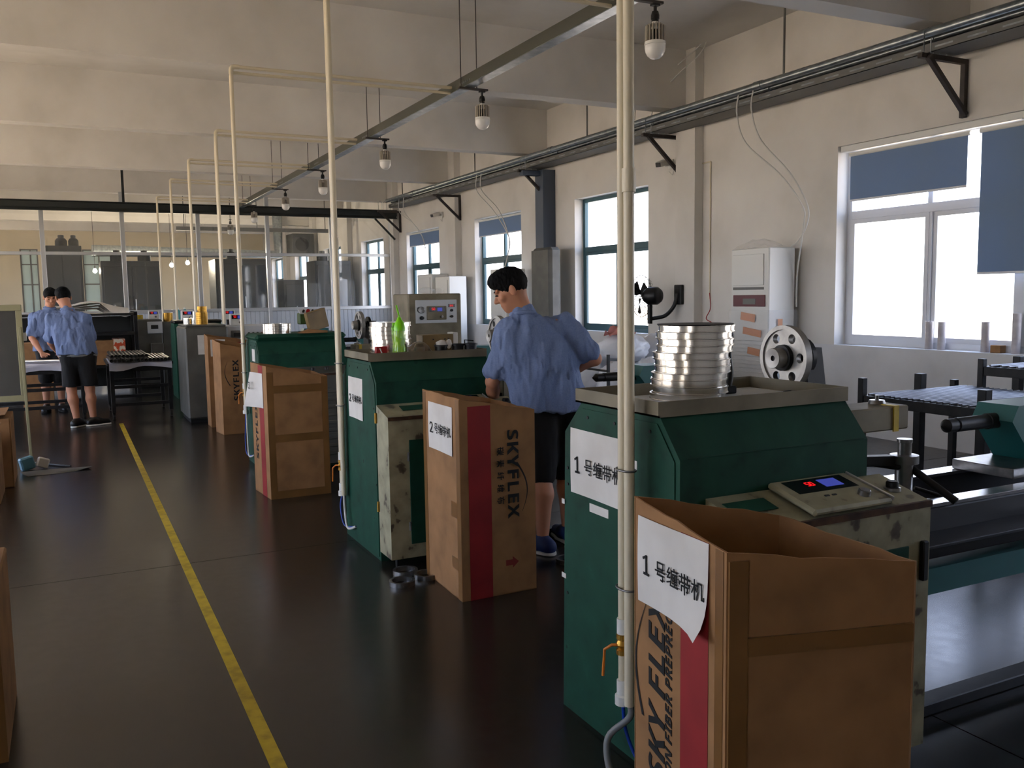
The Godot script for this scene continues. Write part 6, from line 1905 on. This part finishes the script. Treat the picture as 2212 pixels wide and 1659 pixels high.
func shoe(t: Node3D, ankle: Vector3, dir: Vector3, m: Material, sole: Material, cell := 0.007) -> void:
	dir = V(dir.x, 0, dir.z).normalized()
	var g := V(ankle.x, 0, ankle.z)
	var heel := g - dir * 0.05
	var toe := g + dir * 0.17
	var f := Field.new(heel.min(toe) - V(0.1, 0.02, 0.1), heel.max(toe) + V(0.1, 0.16, 0.1), cell)
	f.cap(heel + V(0, 0.05, 0), g + dir * 0.05 + V(0, 0.055, 0), 0.040, 0.046, 0.03)
	f.cap(g + dir * 0.05 + V(0, 0.045, 0), toe + V(0, 0.038, 0), 0.046, 0.036, 0.03)
	f.cap(heel + V(0, 0.05, 0), g + V(0, 0.09, 0), 0.038, 0.042, 0.03)
	f.cut(V(0, 0.016, 0), Vector3.DOWN)
	var b := mb()
	f.net(b)
	part("shoe", b, m, t)
	var s := Field.new(heel.min(toe) - V(0.1, 0.03, 0.1), heel.max(toe) + V(0.1, 0.08, 0.1), cell)
	s.cap(heel + V(0, 0.01, 0), g + dir * 0.07 + V(0, 0.01, 0), 0.045, 0.05, 0.02)
	s.cap(g + dir * 0.07 + V(0, 0.01, 0), toe + V(0, 0.01, 0), 0.05, 0.041, 0.02)
	s.cut(V(0, 0.001, 0), Vector3.DOWN)
	s.cut(V(0, 0.022, 0), Vector3.UP)
	var sb := mb()
	s.net(sb)
	part("sole", sb, sole, t)

func person(label: String, j: Dictionary) -> Node3D:
	var o := V(j.hip.x, 0, j.hip.z)
	var t := thing("person", label, "person", Vector3.ZERO)
	var cell: float = j.get("cell", 0.014)
	var across: Vector3 = (j.sr - j.sl)
	across.y = 0.0
	across = across.normalized()
	var fwd := Vector3.UP.cross(across)       # the way the chest faces
	if j.get("flip", false):
		fwd = -fwd
	var hl: Vector3 = j.hip - across * 0.09
	var hr: Vector3 = j.hip + across * 0.09
	# body
	var bb := bounds([j.hip, j.neck, j.sl, j.sr, j.el, j.er, j.wl, j.wr, j.kl, j.kr, j.al, j.ar], 0.22)
	var f := Field.new(bb[0], bb[1], cell)
	f.cap(j.hip, j.hip.lerp(j.neck, 0.55), 0.095, 0.10, 0.05)
	f.cap(j.hip.lerp(j.neck, 0.5), j.neck, 0.10, 0.055, 0.05)
	f.cap(j.sl, j.sr, 0.052, 0.052, 0.04)
	f.cap(hl, hr, 0.092, 0.092, 0.05)
	for q in [[j.sl, j.el, j.wl], [j.sr, j.er, j.wr]]:
		f.cap(q[0], q[1], 0.05, 0.041, 0.03)
		f.cap(q[1], q[1].lerp(q[2], 0.35), 0.040, 0.041, 0.02)
		f.cap(q[1].lerp(q[2], 0.35), q[2], 0.041, 0.027, 0.02)
	for q in [[hl, j.kl, j.al], [hr, j.kr, j.ar]]:
		f.cap(q[0], q[1], 0.085, 0.056, 0.03)
		f.cap(q[1], q[1].lerp(q[2], 0.32) - fwd * 0.018, 0.054, 0.058, 0.03)
		f.cap(q[1].lerp(q[2], 0.32) - fwd * 0.018, q[2], 0.057, 0.036, 0.03)
	f.cap(j.neck, j.neck.lerp(j.head, 0.4), 0.058, 0.058, 0.03)
	var body := mb()
	f.net(body)
	head(t, body, j.head, j.look, j.get("up", Vector3.UP), j.neck, j.get("hcell", 0.006), j.get("style", 0))
	hand(body, j.wl, j.hl, j.tl, j.get("cl", 0.5))
	hand(body, j.wr, j.hr, j.tr, j.get("cr", 0.5))
	part("body", body, M.skin, t)
	# shirt
	var sb := bounds([j.hip - V(0, 0.12, 0), j.neck, j.sl, j.sr, j.el, j.er], 0.24)
	var s := Field.new(sb[0], sb[1], cell * 0.85)
	var hem: Vector3 = j.hip + V(0, j.get("hem", -0.04), 0)
	for k in [-1.0, 0.0, 1.0]:
		var top: Vector3 = j.neck - V(0, 0.10 if k == 0.0 else 0.13, 0) + across * k * 0.105
		var mid: Vector3 = j.hip.lerp(j.neck, 0.52) + across * k * 0.095 + fwd * 0.01
		var low: Vector3 = hem - V(0, 0.10, 0) + across * k * 0.092
		s.cap(top, mid, 0.105, 0.118, 0.08)
		s.cap(mid, low, 0.118, 0.142, 0.08)
	s.cap(j.sl, j.sr, 0.062, 0.062, 0.06)
	s.cap(j.neck - V(0, 0.07, 0), j.neck + (j.head - j.neck) * 0.12, 0.085, 0.070, 0.04)
	for q in [[j.sl, j.el], [j.sr, j.er]]:
		var e: Vector3 = q[0].lerp(q[1], j.get("sleeve", 0.78))
		s.cap(q[0], e, 0.068, 0.080, 0.04)
	s.cut(hem, Vector3.DOWN)
	var nz := FastNoiseLite.new()
	nz.seed = 15 + int(absf(j.hip.z) * 3.0)
	nz.frequency = 0.9
	nz.fractal_octaves = 3
	s.wrinkle(nz, 0.027, V(11, 3.4, 11))
	var sm := mb()
	s.net(sm)
	part("shirt", sm, M.shirt, t)
	# collar
	var ring := []
	for k in 18:
		var a := TAU * k / 18.0
		ring.append(j.neck + (j.head - j.neck) * 0.16 + across * cos(a) * 0.070 + fwd * sin(a) * 0.068 + V(0, 0.012 * -sin(a), 0))
	part("collar", mb().tube(ring, 0.014, 8, false, true), M.shirt, t)
	# shorts
	var kb := bounds([j.hip + V(0, 0.1, 0), j.kl, j.kr], 0.2)
	var p := Field.new(kb[0], kb[1], cell * 0.85)
	p.cap(hl + V(0, 0.0, 0), hr + V(0, 0.0, 0), 0.114, 0.114, 0.05)
	for q in [[hl, j.kl], [hr, j.kr]]:
		p.cap(q[0], q[1], 0.108, j.get("leg_r", 0.098), 0.04)
	p.cut(V(0, j.shorts, 0), Vector3.DOWN)
	p.wrinkle(nz, 0.010, V(9, 3, 9))
	var pm := mb()
	p.net(pm)
	part("shorts", pm, M.shorts, t)
	if j.has("belt"):
		var br := []
		for k in 24:
			var a := TAU * k / 24.0
			br.append(j.hip + V(0, 0.02, 0) + across * cos(a) * 0.206 + fwd * sin(a) * 0.116)
		part("waist_band", mb().tube(br, 0.018, 6, false, true), M.grey_hose, t)
	shoe(t, j.al, j.toe_l, j.shoe, j.sole)
	shoe(t, j.ar, j.toe_r, j.shoe, j.sole)
	# set the node's origin at the feet
	t.position = o
	for c in t.get_children():
		c.position -= o
	return t

func build_people() -> void:
	person("man in a light blue shirt and black shorts bending over the second machine", {
		"cell": 0.012, "hcell": 0.005, "style": 1,
		"hip": V(2.605, 0.90, -4.64), "neck": V(2.435, 1.405, -4.69), "head": V(2.362, 1.572, -4.73), "look": V(-0.80, -0.42, -0.42), "up": V(-0.35, 0.92, -0.2),
		"sl": V(2.335, 1.325, -4.71), "sr": V(2.665, 1.355, -4.63), "el": V(2.265, 1.03, -4.80), "er": V(2.835, 1.155, -4.56), "wl": V(2.36, 0.86, -4.98), "wr": V(2.66, 1.02, -4.86),
		"hl": V(0.25, -0.35, -0.9), "tl": V(1, 0.2, 0.1), "hr": V(-0.7, -0.2, -0.7), "tr": V(0.1, 1, -0.1), "cl": -0.45, "cr": 0.5,
		"kl": V(2.515, 0.48, -4.64), "kr": V(2.70, 0.48, -4.69), "al": V(2.475, 0.09, -4.58), "ar": V(2.73, 0.09, -4.72), "toe_l": V(-0.35, 0, -0.9), "toe_r": V(0.1, 0, -1),
		"shorts": 0.36, "hem": -0.05, "leg_r": 0.088, "shoe": mat(Color(0.06, 0.16, 0.36), 0.6), "sole": M.paper, "sleeve": 0.74})
	person("man in a blue shirt and black shorts standing with his back at the table", {
		"cell": 0.014, "hcell": 0.007, "style": 0,
		"hip": V(0.105, 0.86, -12.18), "neck": V(0.03, 1.42, -12.30), "head": V(-0.015, 1.585, -12.36), "look": V(-0.25, -0.35, -0.9), "up": V(-0.1, 0.95, -0.3),
		"sl": V(-0.155, 1.34, -12.28), "sr": V(0.215, 1.33, -12.24), "el": V(-0.185, 1.04, -12.42), "er": V(0.27, 1.03, -12.36), "wl": V(-0.10, 0.88, -12.66), "wr": V(0.17, 0.87, -12.62),
		"hl": V(0.2, -0.4, -0.9), "tl": V(1, 0.1, 0), "hr": V(-0.2, -0.4, -0.9), "tr": V(-1, 0.1, 0), "cl": -0.4, "cr": 0.4,
		"kl": V(0.01, 0.46, -12.17), "kr": V(0.215, 0.46, -12.16), "al": V(0.05, 0.085, -12.10), "ar": V(0.235, 0.085, -12.12), "toe_l": V(0.5, 0, -0.6), "toe_r": V(0.9, 0, -0.3),
		"shorts": 0.50, "hem": 0.035, "shoe": M.black, "sole": M.paper, "belt": true})
	person("man in a blue shirt facing the hall behind the far side of the table", {
		"cell": 0.014, "hcell": 0.007, "style": 1, "flip": false,
		"hip": V(-0.21, 0.90, -14.0), "neck": V(-0.20, 1.43, -13.93), "head": V(-0.175, 1.60, -13.86), "look": V(0.12, -0.32, 0.95), "up": V(0, 0.95, 0.3),
		"sl": V(-0.01, 1.35, -13.93), "sr": V(-0.38, 1.34, -13.93), "el": V(0.03, 1.05, -13.85), "er": V(-0.43, 1.05, -13.83), "wl": V(-0.06, 0.86, -13.68), "wr": V(-0.32, 0.85, -13.64),
		"hl": V(-0.2, -0.5, 0.8), "tl": V(-1, 0.1, 0), "hr": V(0.3, -0.5, 0.8), "tr": V(1, 0.1, 0), "cl": 0.4, "cr": -0.4,
		"kl": V(-0.12, 0.48, -13.98), "kr": V(-0.30, 0.48, -13.98), "al": V(-0.12, 0.085, -14.0), "ar": V(-0.31, 0.085, -14.0), "toe_l": V(0.2, 0, 1), "toe_r": V(-0.2, 0, 1),
		"shorts": 0.40, "hem": -0.03, "shoe": M.black, "sole": M.black_matte})
